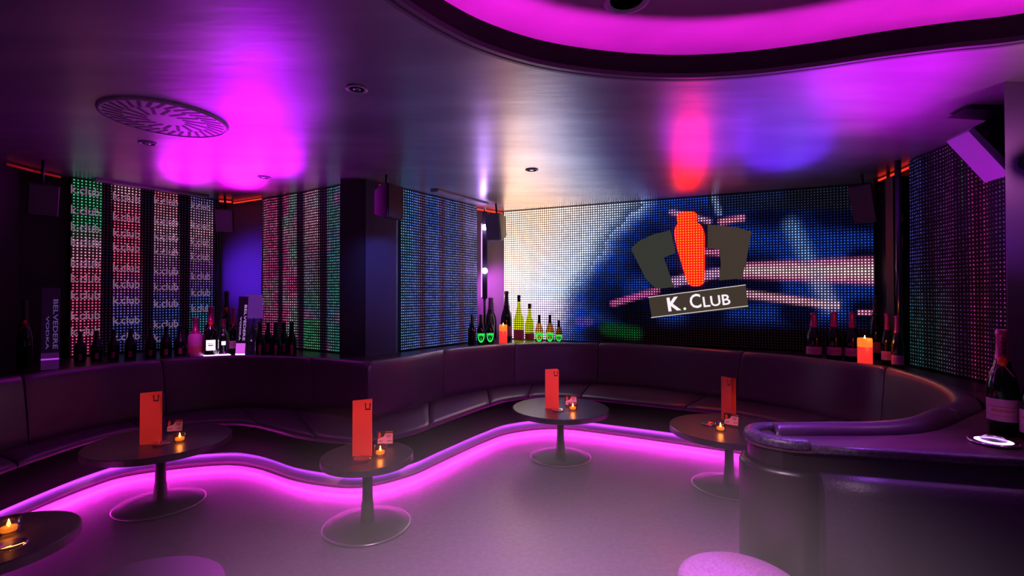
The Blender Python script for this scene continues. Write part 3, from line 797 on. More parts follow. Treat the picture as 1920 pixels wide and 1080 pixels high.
sm.location = (-1.03, 3.44, 0); T[2] = (-1.03, 3.44)
T[5] = (-2.42, 2.24); copy_tree(sm, (-2.42, 2.24, 0), label='dark small round table cut off by the left frame edge with a tealight', group='round pedestal tables')
T[6] = (-1.43, 1.80); copy_tree(sm, (-1.43, 1.80, 0), label='bare dark small round table cut off by the bottom frame edge', group='round pedestal tables')
TZ = 0.5095

def mini_logo(mb, o, xd, yd, w):
    """two little angular arms and a bar, as printed on the menus"""
    for pts in (((0, 1), (0.3, 1), (0.22, 0.72), (0.30, 0.25), (0.12, 0.25), (0.1, 0.7)), ((0.7, 1), (1, 1), (0.9, 0.7), (0.88, 0.25), (0.70, 0.25), (0.78, 0.72)), ((0.1, 0), (0.9, 0), (0.9, 0.2), (0.1, 0.2))):
        mb.add([Vector(o) + Vector(xd) * (a * w) + Vector(yd) * (b * w) for a, b in pts], [tuple(range(len(pts)))])

def make_menu(name_label):
    t = thing('menu_card', name_label, 'menu', group='orange menus on the tables')
    H = 0.39; W = 0.135
    # front leaf along +x seen from -y, back leaf folds away
    MB().box((0, 0, H / 2), (W, 0.0022, H)).build('front_leaf', M['card'], t)
    a = math.radians(24)
    MB().box((-W / 2 + W / 2 * math.cos(a), 0.0025 + W / 2 * math.sin(a), H / 2 + 0.0), (W, 0.0022, H), a).build('back_leaf', M['card'], t)
    mb = MB(); mini_logo(mb, (W / 2 - 0.052, -0.0014, H - 0.066), (1, 0, 0), (0, 0, 1), 0.046)
    mb.build('printed_logo', M['print'], t)
    return t
def place(px, py): p = at_z(px, py, TZ); return (p.x, p.y, TZ)
m1 = make_menu('orange folded menu standing on the wide left table')
m1.location = place(281, 833); m1.rotation_euler = (0, 0, math.radians(14))
copy_tree(m1, place(679, 855), math.radians(3), 'bright red-orange folded menu on the small centre front table')
copy_tree(m1, place(1035, 766), math.radians(-3), 'red folded menu on the wide table before the large led wall')
copy_tree(m1, place(1362, 789), math.radians(-76), 'open orange menu with its second leaf showing, on the table behind the counter end')

def make_sign():
    t = thing('card_holder', 'small framed card behind the tealight on the wide left table', 'table sign', group='small framed cards on the tables')
    W, H = 0.125, 0.105
    Mx = Matrix.Rotation(math.radians(-14), 3, 'X')
    MB().box((0, 0.012, H / 2 + 0.004), (W, 0.004, H), M=Mx).build('holder', M['black'], t)
    f = lambda x, z, o=0.0032: Vector((0, 0.012, H / 2 + 0.004)) + Mx @ Vector((x, -o, z))
    mb = MB(); mb.add([f(-0.055, -0.042), f(0.055, -0.042), f(0.055, 0.032), f(0.0, 0.032), f(-0.012, 0.01), f(-0.055, -0.004)], [(0, 1, 2, 3, 4, 5)]); p = mb.build('card', M['paper'], t)
    mb = MB(); mb.add([f(-0.05, 0.0, 0.0042), f(-0.036, 0.0, 0.0042), f(-0.03, 0.022, 0.0042), f(-0.04, 0.045, 0.0042), f(-0.052, 0.032, 0.0042)], [(0, 1, 2, 3, 4)])
    mb.build('red_figure', M['red_print'], t)
    mb = MB(); mb.add([f(0.0, 0.039), f(0.055, 0.039), f(0.055, 0.046), f(0.0, 0.046)], [(0, 1, 2, 3)]); mb.build('red_line', M['red_print'], t)
    mb = MB()
    for x0, x1, z in ((0.005, 0.042, 0.014), (0.012, 0.035, 0.002), (-0.045, -0.02, -0.026), (0.015, 0.045, -0.026)):
        x = x0
        while x < x1:
            mb.add([f(x, z, 0.0042), f(x + 0.004, z, 0.0042), f(x + 0.005, z + 0.008, 0.0042), f(x + 0.001, z + 0.008, 0.0042)], [(0, 1, 2, 3)]); x += 0.007
    mb.build('printed_lines', M['print'], t)
    return t
s1 = make_sign(); s1.location = place(327, 812); s1.rotation_euler = (0, 0, math.radians(16))
copy_tree(s1, place(722, 836), math.radians(8), 'small pink framed card behind the tealight on the centre front table')
copy_tree(s1, place(1071, 762), math.radians(0), 'small red-lit framed card behind the tealight before the large led wall')
copy_tree(s1, place(1371, 800), math.radians(-38), 'small tilted framed card beside the open orange menu')

M['tea_glass'] = glass('amber_lit_glass', (0.95, 0.75, 0.65), 0.10, 0.04)
M['tea_wax'] = emis('tealight_wax', (1.0, 0.35, 0.04), 1.6)
def make_tealight():
    t = thing('tealight', 'glass tealight on the wide left table in front of the framed card', 'candle', group='tealights in glasses')
    MB().lathe([(0.036, 0.0), (0.040, 0.004), (0.044, 0.072), (0.041, 0.072), (0.038, 0.012), (0.001, 0.010)], n=28).build('glass_cup', M['tea_glass'], t)
    w = MB().lathe([(0.028, 0.012), (0.031, 0.016), (0.031, 0.032), (0.001, 0.032)], n=20).build('wax', M['tea_wax'], t)
    MB().lathe([(0.001, 0.032), (0.007, 0.039), (0.008, 0.045), (0.004, 0.058), (0.0003, 0.070)], n=12).build('flame', M['flame'], w)
    return t
c1 = make_tealight(); c1.location = place(337, 828)
spots = [(place(713, 854), 'glass tealight beside the red menu on the centre front table'), (place(1074, 769), 'glass tealight on the table before the large led wall'),
         (place(1351, 808), 'glass tealight on the table behind the counter end'), (place(16, 1000), 'yellow glowing tealight on the dark table at the left frame edge')]
for p, lb in spots: copy_tree(c1, p, 0, lb)
for p in [tuple(c1.location)] + [s[0] for s in spots]:
    point('tealight_glow', (p[0], p[1], p[2] + 0.055), (1.0, 0.35, 0.06), 0.8, 0.012)

def make_ashtray():
    t = MB().lathe([(0.030, 0.0), (0.052, 0.002), (0.060, 0.016), (0.052, 0.018), (0.040, 0.008), (0.001, 0.006)], n=24).build('ashtray', M['clear'])
    return t
a1 = make_ashtray(); a1.location = place(302, 834); tag(a1, 'glass ashtray at the foot of the menu on the wide left table', 'ashtray', 'glass ashtrays')
for (px, py), lb in (((679, 863), 'glass ashtray at the foot of the menu on the centre front table'), ((1046, 771), 'glass ashtray beside the menu before the large led wall'),
                     ((1328, 797), 'glass ashtray beside the tealight behind the counter end'), ((20, 1027), 'glass ashtray below the tealight at the left frame edge')):
    o = a1.copy(); COL.objects.link(o); o.location = place(px, py); o['label'] = lb

# pouf at the bottom right
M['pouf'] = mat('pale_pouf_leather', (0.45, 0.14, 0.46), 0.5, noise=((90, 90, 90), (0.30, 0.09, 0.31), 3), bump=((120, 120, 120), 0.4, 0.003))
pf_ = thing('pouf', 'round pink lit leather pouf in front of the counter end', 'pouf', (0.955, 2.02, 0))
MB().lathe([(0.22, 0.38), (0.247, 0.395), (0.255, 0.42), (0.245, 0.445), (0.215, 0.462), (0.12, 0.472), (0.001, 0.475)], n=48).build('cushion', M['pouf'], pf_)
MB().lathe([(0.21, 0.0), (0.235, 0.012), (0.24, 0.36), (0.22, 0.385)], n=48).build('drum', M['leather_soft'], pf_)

# ------------------------------------------------------------------ bottles
def champ_prof(h, r):
    k = [(0.82, 0.0), (1.0, 0.012), (1.0, 0.42), (0.96, 0.48), (0.80, 0.56), (0.58, 0.64), (0.42, 0.72), (0.36, 0.80), (0.33, 0.93), (0.37, 0.945), (0.37, 0.985), (0.30, 1.0)]
    return [(r * a, h * b) for a, b in k]
def spirit_prof(h, r):
    k = [(0.85, 0.0), (1.0, 0.015), (1.0, 0.48), (0.93, 0.55), (0.65, 0.62), (0.40, 0.68), (0.34, 0.78), (0.34, 0.94), (0.38, 0.95), (0.38, 1.0)]
    return [(r * a, h * b) for a, b in k]
def part_prof(prof, z0, z1, grow):
    out = []; 
    def rad(z):
        for (ra, za), (rb, zb) in zip(prof[:-1], prof[1:]):
            if za <= z <= zb and zb > za: return ra + (rb - ra) * (z - za) / (zb - za)
        return prof[-1][0]
    zs = sorted([z0, z1] + [z for r, z in prof if z0 < z < z1])
    return [(rad(z) + grow, z) for z in zs]

def bottle(loc, h, r, label, kind='champ', body='bottle_dark', foil='foil_pink', lab='label_pink', lz=(0.10, 0.27), foil_z=0.68, seal=False, shield=False, group=None, lab_w=1.15, band=False, foil_text=None):
    t = thing('champagne_bottle' if kind == 'champ' else 'spirit_bottle', label, 'bottle', loc, 0.0, group)
    face = math.atan2(-loc[1], -loc[0])                  # label looks into the room
    prof = champ_prof(h, r) if kind == 'champ' else spirit_prof(h, r)
    MB().lathe(prof + [(0.0005, h)], n=28).build('glass_body', M[body], t)
    if foil: f = MB().lathe(part_prof(prof, foil_z * h, h * 0.999, r * 0.03) + [(0.0008, h * 1.004)], n=24).build('foil', M[foil], t)
    if foil and foil_text:
        mb = MB(); vs, fs, tw, th = text_geo(foil_text, 0.02); z0_, z1_ = (foil_z + 0.07) * h, 0.93 * h
        rr = part_prof(prof, foil_z * h, h * 0.95, r * 0.03)
        def rz(z):
            for (ra, za), (rb, zb) in zip(rr[:-1], rr[1:]):
                if za <= z <= zb and zb > za: return ra + (rb - ra) * (z - za) / (zb - za)
            return rr[-1][0]
        out = []
        for v in vs:
            z = z0_ + (z1_ - z0_) * v[0] / tw; a = face + 0.2 + 0.9 * (v[1] / th - 0.5) * -1.0; q = rz(z) + r * 0.03
            out.append((q * math.cos(a), q * math.sin(a), z))
        mb.add(out, fs); mb.build('lettering', M['print'], f, fix=False)
    if lab:
        l = MB().lathe([(r * 1.015, lz[0] * h), (r * 1.015, lz[1] * h)], n=14, a0=face - lab_w, a1=face + lab_w).build('label_and_glint', M[lab], t)
        zc = (lz[0] + lz[1]) / 2 * h; dz = (lz[1] - lz[0]) * h
        mb = MB()
        for w_, zz, hh in ((0.75, 0.16, 0.03), (0.55, -0.02, 0.06), (0.65, -0.25, 0.02)):
            mb.lathe([(r * 1.022, zc + dz * (zz - hh)), (r * 1.022, zc + dz * (zz + hh))], n=8, a0=face - lab_w * w_, a1=face + lab_w * w_)
        mb.build('printed_lines', M['label_red'], l)
    if shield:
        sh = [(-1, 0.75), (-0.78, 0.95), (-0.5, 0.78), (-0.25, 0.98), (0, 0.82), (0.25, 0.98), (0.5, 0.78), (0.78, 0.95), (1, 0.75), (0.88, 0.1), (0.72, -0.45), (0.4, -0.85), (0, -1.0), (-0.4, -0.85), (-0.72, -0.45), (-0.88, 0.1)]
        zc = 0.22 * h; hs = 0.165 * h
        def arcp(x, y, g): a = face + x * 0.95; return (r * g * math.cos(a), r * g * math.sin(a), zc + y * hs)
        mb = MB(); inner = [(x * 0.62, y * 0.55 - 0.05) for x, y in sh]; n = len(sh)
        mb.add([arcp(x, y, 1.02) for x, y in sh] + [arcp(x, y, 1.02) for x, y in inner], [(i, (i + 1) % n, n + (i + 1) % n, n + i) for i in range(n)])
        mb.add([arcp(x, y, 1.025) for x, y in ((-0.4, 0.32), (0.4, 0.32), (0.28, 0.14), (-0.28, 0.14))], [(0, 1, 2, 3)])
        mb.add([arcp(x, y, 1.025) for x, y in ((-0.14, -0.06), (0.14, -0.06), (0.06, -0.42), (-0.06, -0.42))], [(0, 1, 2, 3)])
        mb.build('shield_label', M['shield'], t)
    if seal:
        a = face; z = foil_z * h
        rr = r * 0.62
        MB().sphere((rr * math.cos(a) * 0.9, rr * math.sin(a) * 0.9, z), r * 0.42, 14, 8, (0.75, 0.75, 1)).build('seal', M['seal'], t)
        mb = MB()
        for s in (-1, 1):
            p0 = Vector((rr * 1.05 * math.cos(a), rr * 1.05 * math.sin(a), z - 0.02 * h)); a2 = a + s * 0.75
            p1 = Vector((r * 1.0 * math.cos(a2), r * 1.0 * math.sin(a2), z - 0.14 * h)); mb.tube(p0, p1, r * 0.05, 6)
        mb.build('ribbon', M['foil_pink'], t)
    return t

def bpx(px, ybase, ytop, wpx, label, lift=0.0, **k):
    """stand a bottle on the shelf where the photo shows its foot; its size follows from its distance"""
    p = at_z(px, ybase, SH + 0.001); sc = p.y / FPX
    fx = math.sqrt(1 + ((px - 960) / FPX) ** 2)
    return bottle((p.x, p.y, SH + 0.001 + lift), (ybase - ytop) * sc, wpx * sc / 2 / fx, label, **k)

# left run: seven dark bottles before the lettered curtain
GL = 'dark bottles before the lettered led curtain'
pos = [(150, 678), (181, 676), (212, 674), (244, 672), (282, 670), (311, 668), (338, 666)]
wd = ['first from the glowing box at the left end', 'second from the left end', 'third from the left end', 'in the middle of the row', 'third before the pink flask', 'second before the pink flask', 'right beside the pink flask']
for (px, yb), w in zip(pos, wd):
    bpx(px, yb, yb - 56, 23, 'dark bottle before the lettered curtain, ' + w, foil='foil_dark', lab='foil_pink', lab_w=0.30, lz=(0.06, 0.26), seal=True, foil_z=0.42, group=GL)  # narrow foil label and orange seal imitate a highlight and a candle glint
bpx(366, 668, 596, 30, 'pink glowing bottle with tall pink neck left of the white lit label', kind='spirit', body='label_pink', foil='foil_pink', lab='label_red', foil_z=0.6)
bpx(352, 655, 618, 13, 'small narrow violet bottle between dark bottles and the pink bottle', kind='spirit', body='bottle_dark', foil='foil_dark', lab='label_pink')
bpx(395, 667, 577, 29, 'champagne bottle with bright white backlit label and orange seal', lift=0.013, lab='backlit', seal=True, foil_z=0.64, lz=(0.10, 0.31), lab_w=0.62)
bpx(419, 667, 600, 22, 'round clear spirit bottle standing on a lit coaster', lift=0.013, kind='spirit', body='bottle_clear', foil='foil_pink', lab='backlit', foil_z=0.76, lz=(0.28, 0.38), lab_w=0.35)
bpx(424, 654, 546, 24, 'tall black bottle with orange seal in the dark corner, highest of the row', foil='foil_dark', lab=None, seal=True, foil_z=0.68)
bpx(437, 661, 577, 20, 'champagne bottle with orange seal half hidden by the tilted vodka box', lab='label_pink', seal=True, foil_z=0.64)
for k, (px, w) in enumerate(((487, 'next to the clear bottle under the hood'), (502, 'second from the clear hooded bottle'), (517, 'middle one of the five'), (532, 'second from the stripes of pink dots'), (547, 'last before the column side'))):
    bpx(px, 668 - (k % 2) * 5, 604, 19, 'dark bottle before the pink dotted curtain, ' + w, foil='foil_dark', lab='foil_pink', lab_w=0.3, lz=(0.05, 0.33), group='dark bottles below the pink and green led curtain')  # narrow foil label imitates the vertical highlight on the glass

def vodka_box(px0, px1, yb, yt, label, tilt, lit):
    t = thing('vodka_box', label, 'box')
    a = at_z(px0, yb, SH + 0.001); b = at_z(px1, yb, SH + 0.001); c = (a + b) / 2; sc = c.y / FPX
    w = (px1 - px0) * sc * (1 / math.sqrt(1 + ((px0 - 960) / FPX) ** 2)); h = (yb - yt) * sc
    t.location = (c.x, c.y, SH + 0.001); t.rotation_euler = (0, tilt, math.atan2(c.y, c.x) - PI / 2)
    k = M['box_front']
    MB().box((0, 0, h * 0.5), (w, w * 0.9, h * 0.999)).build('carton', k, t, bevel=0.004)
    MB().box((0, -w * 0.46, h * 0.115), (w * 0.98, w * 0.02, h * 0.20)).build('light_panel', M['box_lit'] if lit else M['box_low'], t)
    MB().box((0, -w * 0.475, h * 0.14 if not lit else h * 0.03), (w * 0.98, w * 0.02, h * 0.018)).build('light_line', M['coaster'] if lit else M['lamp_violet2'], t)
    mb = MB()
    put_text(mb, 'BELVEDERE', (w * 0.14, -w * 0.462, h * 0.86), (0, 0, -1), (1, 0, 0), h * 0.60, w * 0.26, 0.01)
    put_text(mb, 'VODKA', (-w * 0.24, -w * 0.462, h * 0.66), (0, 0, -1), (1, 0, 0), h * 0.40, w * 0.17, 0.01)
    mb.build('lettering', M['box_text'] if lit else M['box_text_dim'], t, fix=False)
    return t
M['box_front'] = mat('violet_carton', (0.10, 0.05, 0.16), 0.4)
M['box_lit'] = emis('lit_carton_foot', (0.85, 0.12, 0.95), 0.8)
M['box_low'] = emis('dim_carton_foot', (0.10, 0.01, 0.16), 0.35)
M['lamp_violet2'] = emis('violet_line', (0.6, 0.05, 0.9), 0.8)
M['box_text'] = emis('lilac_lettering', (0.65, 0.35, 0.9), 0.7)
M['box_text_dim'] = emis('dim_lilac_lettering', (0.13, 0.08, 0.32), 0.6)
vodka_box(76, 111, 694, 540, 'tall violet vodka box standing in the dark at the left end of the shelf', 0.0, False)
vodka_box(441, 459, 667, 556, 'slender vodka box with glowing pink foot among the bottles in the corner', 0.05, True)
p = at_z(45, 690, SH + 0.001)
bottle((p.x, p.y, SH + 0.001), 0.62, 0.055, 'barely visible dark bottle left of the tall violet vodka box', foil='foil_dark', lab=None, seal=True)  # orange seal stands in for a candle glint
# clear bottle under a translucent hood
p = at_z(476, 659, SH + 0.001)
hb = thing('hooded_bottle', 'clear bottle wearing a square violet translucent hood in the corner', 'bottle', (p.x, p.y, p.z), math.atan2(p.y, p.x) - PI / 2)
MB().lathe(spirit_prof(0.50, 0.062), n=28).build('glass_body', M['bottle_clear'], hb)
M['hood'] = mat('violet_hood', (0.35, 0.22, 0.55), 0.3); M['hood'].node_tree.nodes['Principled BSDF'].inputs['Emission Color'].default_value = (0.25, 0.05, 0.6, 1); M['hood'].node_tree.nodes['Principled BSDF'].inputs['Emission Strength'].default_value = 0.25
MB().loft([[(-0.10, -0.07, 0.40), (0.10, -0.07, 0.40), (0.10, 0.07, 0.40), (-0.10, 0.07, 0.40)], [(-0.085, -0.06, 0.68), (0.085, -0.06, 0.68), (0.085, 0.06, 0.68), (-0.085, 0.06, 0.68)]], closed=True, smooth=False).build('hood', M['hood'], hb, bevel=0.006)
for px, lb in ((395, 'glowing round coaster under the bottle with the white label'), (419, 'glowing round coaster under the clear round bottle')):
    p = at_z(px, 667, SH + 0.001)
    t = MB().lathe([(0.066, 0), (0.070, 0.003), (0.068, 0.010), (0.001, 0.011)], n=24).build('lit_coaster', M['coaster']); t.location = (p.x, p.y - 0.0, SH + 0.001)
    tag(t, lb, 'coaster', 'glowing coasters in the left corner')

# centre corner group
GC = 'bottles in the centre corner'
bpx(885, 646, 590, 16, 'plain dark bottle at the end of the blue led curtain', foil='foil_dark', lab=None)
bpx(902, 645, 590, 16, 'dark bottle with green glowing shield label, left of its twin by the light bar', foil='foil_dark', lab=None, shield=True)
bpx(919, 644, 590, 16, 'dark bottle with green glowing shield label, right of its twin beside the candle', foil='foil_dark', lab=None, shield=True)
bpx(920, 635, 558, 22, 'big dark bottle standing behind the two shield bottles below the light bar', foil='foil_dark', lab=None)
bpx(950, 639, 546, 22, 'largest dark bottle, directly behind the orange candle', foil='foil_dark', lab='label_red', lz=(0.1, 0.3))
bpx(973, 641, 553, 19, 'tall olive bottle with pink label against the pale glow', body='bottle_olive', foil='foil_dark', lab='label_red', foil_z=0.86, lz=(0.05, 0.26), lab_w=1.5)
bpx(993, 640, 569, 18, 'shorter olive bottle with pink label right of the tall olive one', body='bottle_olive', foil='foil_dark', lab='label_red', foil_z=0.86, lz=(0.05, 0.22), lab_w=1.5)
bpx(1011, 643, 590, 16, 'amber bottle with green shield label, first of three from the olive bottles', body='bottle_amber', foil='foil_dark', lab=None, shield=True, foil_z=0.7)
bpx(1031, 643, 590, 16, 'amber bottle with green shield label, middle one of three', body='bottle_amber', foil='foil_dark', lab=None, shield=True, foil_z=0.7)
bpx(1048, 642, 601, 14, 'smallest amber bottle with green shield label, last of three', body='bottle_amber', foil='foil_dark', lab=None, shield=True, foil_z=0.7)

def candle(px, yb, yt, wpx, label):
    p = at_z(px, yb, SH + 0.001); sc = p.y / FPX; r = wpx * sc / 2 / math.sqrt(1 + ((px - 960) / FPX) ** 2); h = (yb - yt) * sc
    t = thing('pillar_candle', label, 'candle', (p.x, p.y, p.z), 0.0, 'glowing pillar candles')
    MB().lathe([(r * 0.97, 0), (r, 0.01), (r, h * 0.7)], n=28).build('wax_body', M['wax'], t)
    MB().lathe([(r, h * 0.7), (r, h * 0.96), (r * 0.93, h), (r * 0.8, h * 0.97), (r * 0.2, h * 0.90), (0.0005, h * 0.90)], n=28).build('wax_rim', M['wax_top'], t)
    MB().lathe([(0.0005, h * 0.90), (r * 0.16, h * 0.95), (r * 0.12, h * 1.0), (0.0005, h * 1.1)], n=12).build('flame', M['flame'], t)
    point('candle_glow', (p.x, p.y - r * 1.6, p.z + h * 1.05), (1.0, 0.25, 0.05), 0.9, 0.03)
candle(943.5, 648, 609, 15, 'orange glowing pillar candle among the bottles in the centre corner')
candle(1622, 688, 634, 29, 'red and orange glowing pillar candle among the bottles at the right')

# right group
bpx(1526, 672, 587, 31, 'champagne bottle with pink neck and label, farthest left of the right group', foil='foil_pink')
bpx(1564, 674, 585, 31, 'champagne bottle with pink neck, second in the right group', foil='foil_pink')
bpx(1598, 676, 586, 31, 'champagne bottle with pink neck, just left of the red candle', foil='foil_pink')
bpx(1643, 672, 556, 30, 'taller champagne bottle behind the red candle with dark neck', foil='foil_dark', lab='label_red')
bpx(1664, 684, 588, 25, 'champagne bottle right of the red candle, partly covered by its neighbour', foil='foil_pink')
bpx(1683, 693, 592, 25, 'champagne bottle at the right end of the group before the dark alcove', foil='foil_pink')
# big bottles on the counter
p = at_z(1881, 812, SH + 0.001)
bottle((p.x, p.y, p.z), 0.51, 0.060, 'large champagne bottle with red seal and violet label on the wooden counter', foil='foil_pink', seal=True, foil_z=0.70, lz=(0.13, 0.34), lab_w=1.3, foil_text='MOËT')
p = at_z(1947, 826, SH + 0.001)
bottle((p.x, p.y, p.z), 0.42, 0.060, 'second champagne bottle on the counter cut off by the right frame edge', foil='foil_dark', lz=(0.08, 0.34), lab_w=1.4)
p = at_z(1863, 831, SH + 0.001)
cs = thing('lit_coaster', 'bright violet glowing round coaster with glass knob on the wooden counter', 'coaster', (p.x, p.y, p.z))
MB().lathe([(0.070, 0), (0.092, 0.003), (0.090, 0.010), (0.085, 0.012)], n=36).build('base', M['chrome'], cs)
MB().lathe([(0.088, 0.0105), (0.045, 0.0135)], n=36, caps=False).build('light_ring', M['coaster'], cs)
MB().lathe([(0.048, 0.012), (0.050, 0.017), (0.030, 0.032), (0.012, 0.036), (0.0005, 0.037)], n=9, smooth=False).build('glass_knob', M['bottle_clear'], cs)

# ------------------------------------------------------------------ ceiling fittings
def diffuser():
    c = at_z(312, 222, CEIL); t = thing('air_diffuser', 'large round swirl air diffuser in the violet lit ceiling', 'vent', (c.x, c.y, CEIL))
    R = 0.385
    MB().lathe([(R - 0.012, -0.018), (R + 0.004, -0.016), (R + 0.008, -0.001)], n=64, caps=False).build('frame', M['grey'], t)
    MB().lathe([(0.0005, -0.012), (R - 0.010, -0.014)], n=64, smooth=False).build('plate', M['diff_plate'], t)
    mb = MB()
    def slot(r0, r1, a, w, skew):
        p0 = Vector((r0 * math.cos(a), r0 * math.sin(a), 0)); p1 = Vector((r1 * math.cos(a + skew), r1 * math.sin(a + skew), 0))
        n = Vector((-(p1 - p0).y, (p1 - p0).x, 0)).normalized() * w
        mb.add([(q.x, q.y, -0.0155) for q in (p0 - n, p1 - n, p1 + n, p0 + n)], [(0, 1, 2, 3)])
    for k in range(32):
        a = 2 * PI * k / 32
        slot(0.25, 0.36, a, 0.011, 0.20)
        if k % 2 == 0: slot(0.115, 0.245, a, 0.011, 0.30)
    mb.build('slots', M['black'], t)
M['diff_plate'] = mat('diffuser_plate', (0.55, 0.5, 0.55), 0.38, metal=0.7)
diffuser()
for px, py, lb in ((669, 166, 'round recessed downlight nearest the middle of the ceiling'), (277, 268, 'small recessed downlight below the round air diffuser'),
                   (495, 332, 'small recessed downlight above the pink and green led curtain'), (997, 318, 'small recessed downlight in the pale lit part of the ceiling')):
    c = at_z(px, py, CEIL); t = thing('downlight', lb, 'downlight', (c.x, c.y, CEIL), 0, 'recessed downlights')
    MB().lathe([(0.062, -0.001), (0.066, -0.006), (0.050, -0.010), (0.046, -0.002)], n=32, caps=False).build('ring', M['grey'], t)
    MB().lathe([(0.046, -0.002), (0.0005, -0.002)], n=24).build('recess', M['black'], t)
    MB().lathe([(0.026, -0.006), (0.018, -0.009), (0.0005, -0.0095)], n=20).build('lens', M['chrome'], t)
c = at_z(1175, -2, CEIL + 0.26); t = thing('downlight', 'round fitting inside the magenta ceiling recess', 'downlight', (c.x, c.y, CEIL + 0.258))
MB().lathe([(0.10, 0), (0.12, -0.012), (0.095, -0.016), (0.085, -0.004)], n=36, caps=False).build('ring', M['grey'], t)
MB().lathe([(0.085, -0.004), (0.0005, -0.004)], n=24).build('recess', M['black'], t)

def panel(pa, pb, w, label):
    a = at_z(*pa, CEIL); b = at_z(*pb, CEIL); d = b - a; L = d.length; d.normalize(); n = Vector((d.y, -d.x, 0)); c = (a + b) / 2 + n * 0.10
    t = thing('slot_vent', label, 'vent', (c.x, c.y, CEIL), math.atan2(d.y, d.x), 'long slot vents at the ceiling')
    MB().box((0, 0, -0.012), (L, w, 0.024)).build('frame', M['grey'], t, bevel=0.003)
    MB().box((-L * 0.25, 0, -0.026), (L * 0.46, w * 0.7, 0.006)).build('grille', M['diff_plate'], t)
    MB().box((L * 0.25, 0, -0.026), (L * 0.46, w * 0.7, 0.006)).build('grille', M['diff_plate'], t)
panel((172, 337), (383, 369), 0.10, 'long slot vent on the ceiling over the lettered led curtain')
panel((803, 357), (899, 382), 0.13, 'short slot vent on the ceiling over the blue led curtain')

# red light strips where ceiling and walls meet
def strip(pts, label, m='strip_red', zz=CEIL - 0.03, dim=0.012):
    mb = MB()
    P = [at_z(px, py, zz) for px, py in pts]
    for a, b in zip(P[:-1], P[1:]): mb.tube(a, b, dim, 8)
    tag(mb.build('light_strip', M[m]), label, 'light strip', 'red light strips under the ceiling')
strip([(14, 308), (60, 320), (113, 332)], 'dim red light strip high in the dark left corner', 'strip_red_dim')
strip([(411, 377), (434, 379)], 'red light strip on the bracket above the violet speaker')
strip([(438, 381), (490, 373)], 'red light strip over the violet wall in the left corner', zz=CEIL - 0.02, dim=0.008)
strip([(650, 349), (690, 343), (712, 347)], 'red light strip on top of the dark column')
strip([(893, 392), (942, 400)], 'pinkish red light strip over the centre alcove')
strip([(1648, 338), (1680, 325), (1705, 314)], 'red light strip over the right alcove')

# ------------------------------------------------------------------ speakers
def speaker(c, w, h, d, rz, tilt, label, front='grille', lipc='grey'):
    t = thing('speaker', label, 'speaker', c, rz, 'wall speakers'); t.rotation_euler = (tilt, 0, rz)
    ring = lambda y, k: [(-w / 2 * k, y, -h / 2 * k), (w / 2 * k, y, -h / 2 * k), (w / 2 * k, y, h / 2 * k), (-w / 2 * k, y, h / 2 * k)]
    MB().loft([ring(d / 2, 0.72), ring(-d * 0.2, 1.0), ring(-d / 2, 1.0)], closed=True, smooth=False).build('cabinet', M['black'], t, bevel=0.008)
    MB().box((0, -d / 2 - 0.006, 0), (w * 0.94, 0.014, h * 0.95)).build('grille', M[front], t, bevel=0.004)
    MB().tube((0, d * 0.1, h * 0.4), (0, d * 0.1, (CEIL - c.z) / math.cos(tilt) - 0.004 - 0.02 * tilt), 0.014).build('bracket', M['black'], t)
    return t
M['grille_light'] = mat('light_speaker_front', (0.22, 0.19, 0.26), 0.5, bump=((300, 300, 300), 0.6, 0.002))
q = at_y(78, 373, 4.6); speaker(q, 0.22, 0.30, 0.2, 0.9, 0.25, 'speaker in the dark at the left above the tall vodka box', 'grille')
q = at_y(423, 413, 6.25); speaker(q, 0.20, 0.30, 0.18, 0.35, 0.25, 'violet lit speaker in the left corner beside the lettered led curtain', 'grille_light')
q = at_y(727, 380, 5.1); speaker(q, 0.24, 0.36, 0.22, 1.05, 0.0, 'black speaker on the navy column', 'black')
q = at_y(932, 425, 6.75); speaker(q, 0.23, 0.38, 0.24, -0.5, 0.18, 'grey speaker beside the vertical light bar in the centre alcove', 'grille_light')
q = at_y(1623, 379, 5.15); speaker(q, 0.22, 0.42, 0.16, -1.0, 0.35, 'dark tilted speaker at the right end of the large led wall', 'grille')
sp = thing('speaker', 'steeply tilted speaker above the right led curtain beside the pillar', 'speaker', group='wall speakers')
def yq(px, py, y=3.22): return at_y(px, py, y)
MB().prism([yq(1822, 240), yq(1888, 207), yq(1893, 312)], (0.05, 0.20, 0.0)).build('cabinet', M['black'], sp)
MB().prism([yq(1816, 246, 3.20), yq(1824, 238, 3.20), yq(1897, 309, 3.20), yq(1893, 328, 3.20)], (0.05, 0.22, 0.0)).build('grille', M['grille_light'], sp)
MB().prism([yq(1810, 203), yq(1832, 189), yq(1848, 182), yq(1888, 176), yq(1888, 208)], (0.04, 0.18, 0.0)).build('mounting_plate', M['black'], sp)

# vertical light bar in the centre alcove
lb = thing('light_bar', 'vertical black light bar with two bright round lamps in the centre alcove', 'lamp', at_y(909, 560, 7.0))
top = at_y(909, 397, 7.0).z - lb.location.z
MB().box((0, 0, top / 2), (0.075, 0.05, top)).build('bar', M['black'], lb)
MB().tube((-0.045, -0.01, 0.02), (-0.045, -0.01, top * 0.86), 0.008).build('light_tube', M['lamp_violet'], lb)
MB().tube((0, 0, top), (0, 0, CEIL - lb.location.z - 0.002), 0.015).build('hanger', M['chrome'], lb)
MB().tube((0, 0, 0), (0, 0, SH - lb.location.z + 0.001), 0.02).build('foot', M['black'], lb)
for y in (427, 508):
    z = at_y(909, y, 7.0).z - lb.location.z
    MB().sphere((0, -0.045, z), 0.042, 20, 12).build('bulb', M['lamp_white'], lb)
    point('bar_lamp', (lb.location.x, lb.location.y - 0.11, lb.location.z + z), (0.5, 0.25, 1.0), 5, 0.03)

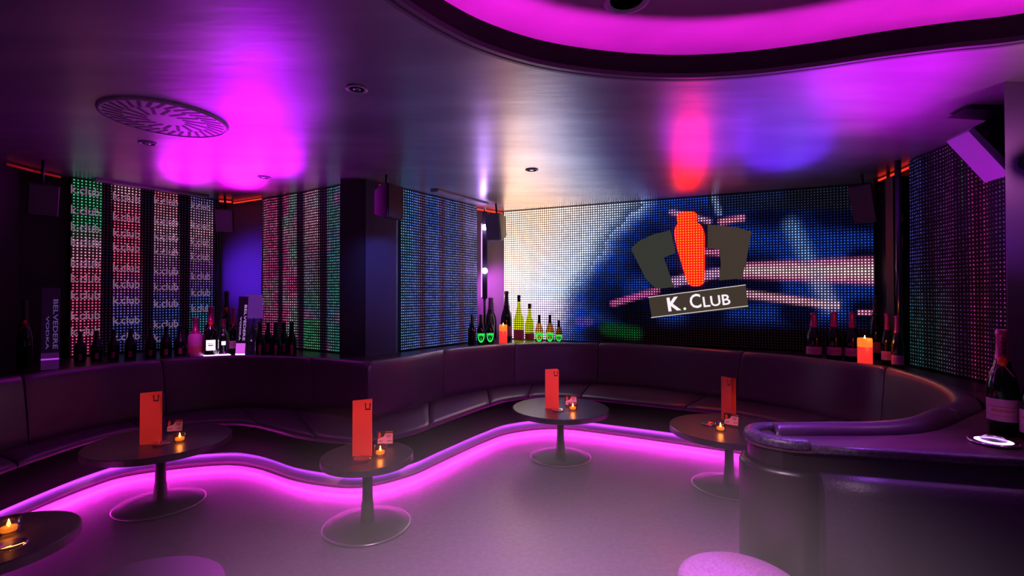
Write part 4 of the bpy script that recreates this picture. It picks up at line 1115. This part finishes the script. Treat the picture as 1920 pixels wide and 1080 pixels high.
# right alcove: polished tubes and a labelled black unit
tb = thing('equipment_rack', 'black upright unit with small pink labels in the right alcove', 'rack', at_z(1694, 683, SH + 0.001), 0.0)
MB().box((0, 0.05, 0.93), (0.17, 0.10, 1.84)).build('casing', M['black'], tb, bevel=0.004)
mb = MB(); mb.box((-0.02, -0.005, 1.43), (0.05, 0.006, 0.075)); mb.box((-0.02, -0.005, 1.20), (0.04, 0.006, 0.14)); mb.build('stickers', M['label_red'], tb)
for px, y, lbx in ((1668, 5.0, 'thin polished upright tube, farther from the labelled unit'), (1686, 4.58, 'thicker polished upright tube beside the labelled unit')):
    a = at_y(px, 560, y)
    o = MB().tube((a.x, a.y, SH + 0.001), (a.x, a.y, CEIL - 0.001), 0.016 if px < 1680 else 0.026, 16).build('upright_tube', M['chrome_dark'] if 'chrome_dark' in M else M.setdefault('chrome_dark', mat('dark_chrome', (0.10, 0.10, 0.13), 0.2, metal=1.0)))
    tag(o, lbx, 'tube', 'polished tubes in the right alcove')

# lamp on the pillar
p = Vector((3.04, 2.80, at_y(1905, 302, 2.8).z))
pl = thing('wall_spotlight', 'small bright spotlight on the violet pillar at the right frame edge', 'lamp', p)
MB().tube((-0.01, -0.08, 0), (0.03, 0.048, 0), 0.045, 20).build('housing', M['black'], pl)
MB().sphere((-0.012, -0.085, 0), 0.038, 16, 10, (1, 0.4, 1)).build('lens', M['lamp_white'], pl)
point('pillar_lamp', (p.x - 0.03, p.y - 0.16, p.z), (1.0, 0.30, 0.70), 6, 0.04)

# ------------------------------------------------------------------ added volume for the pale lens veil
hm = bpy.data.materials.new('veil_volume'); hm.use_nodes = True; nt = hm.node_tree; nt.nodes.clear()
ho = nt.nodes.new('ShaderNodeOutputMaterial'); hv = nt.nodes.new('ShaderNodeVolumeScatter')
hv.inputs['Color'].default_value = (0.84, 1.0, 0.66, 1); hv.inputs['Density'].default_value = VEIL_DENSITY
nt.links.new(hv.outputs[0], ho.inputs['Volume'])
tag(MB().box((0.15, 1.65, 0.485), (4.3, 2.6, 0.965)).build('lens_veil', hm), 'volume added to imitate a pale lens veil low near the camera', 'lens_veil', kind='stuff')
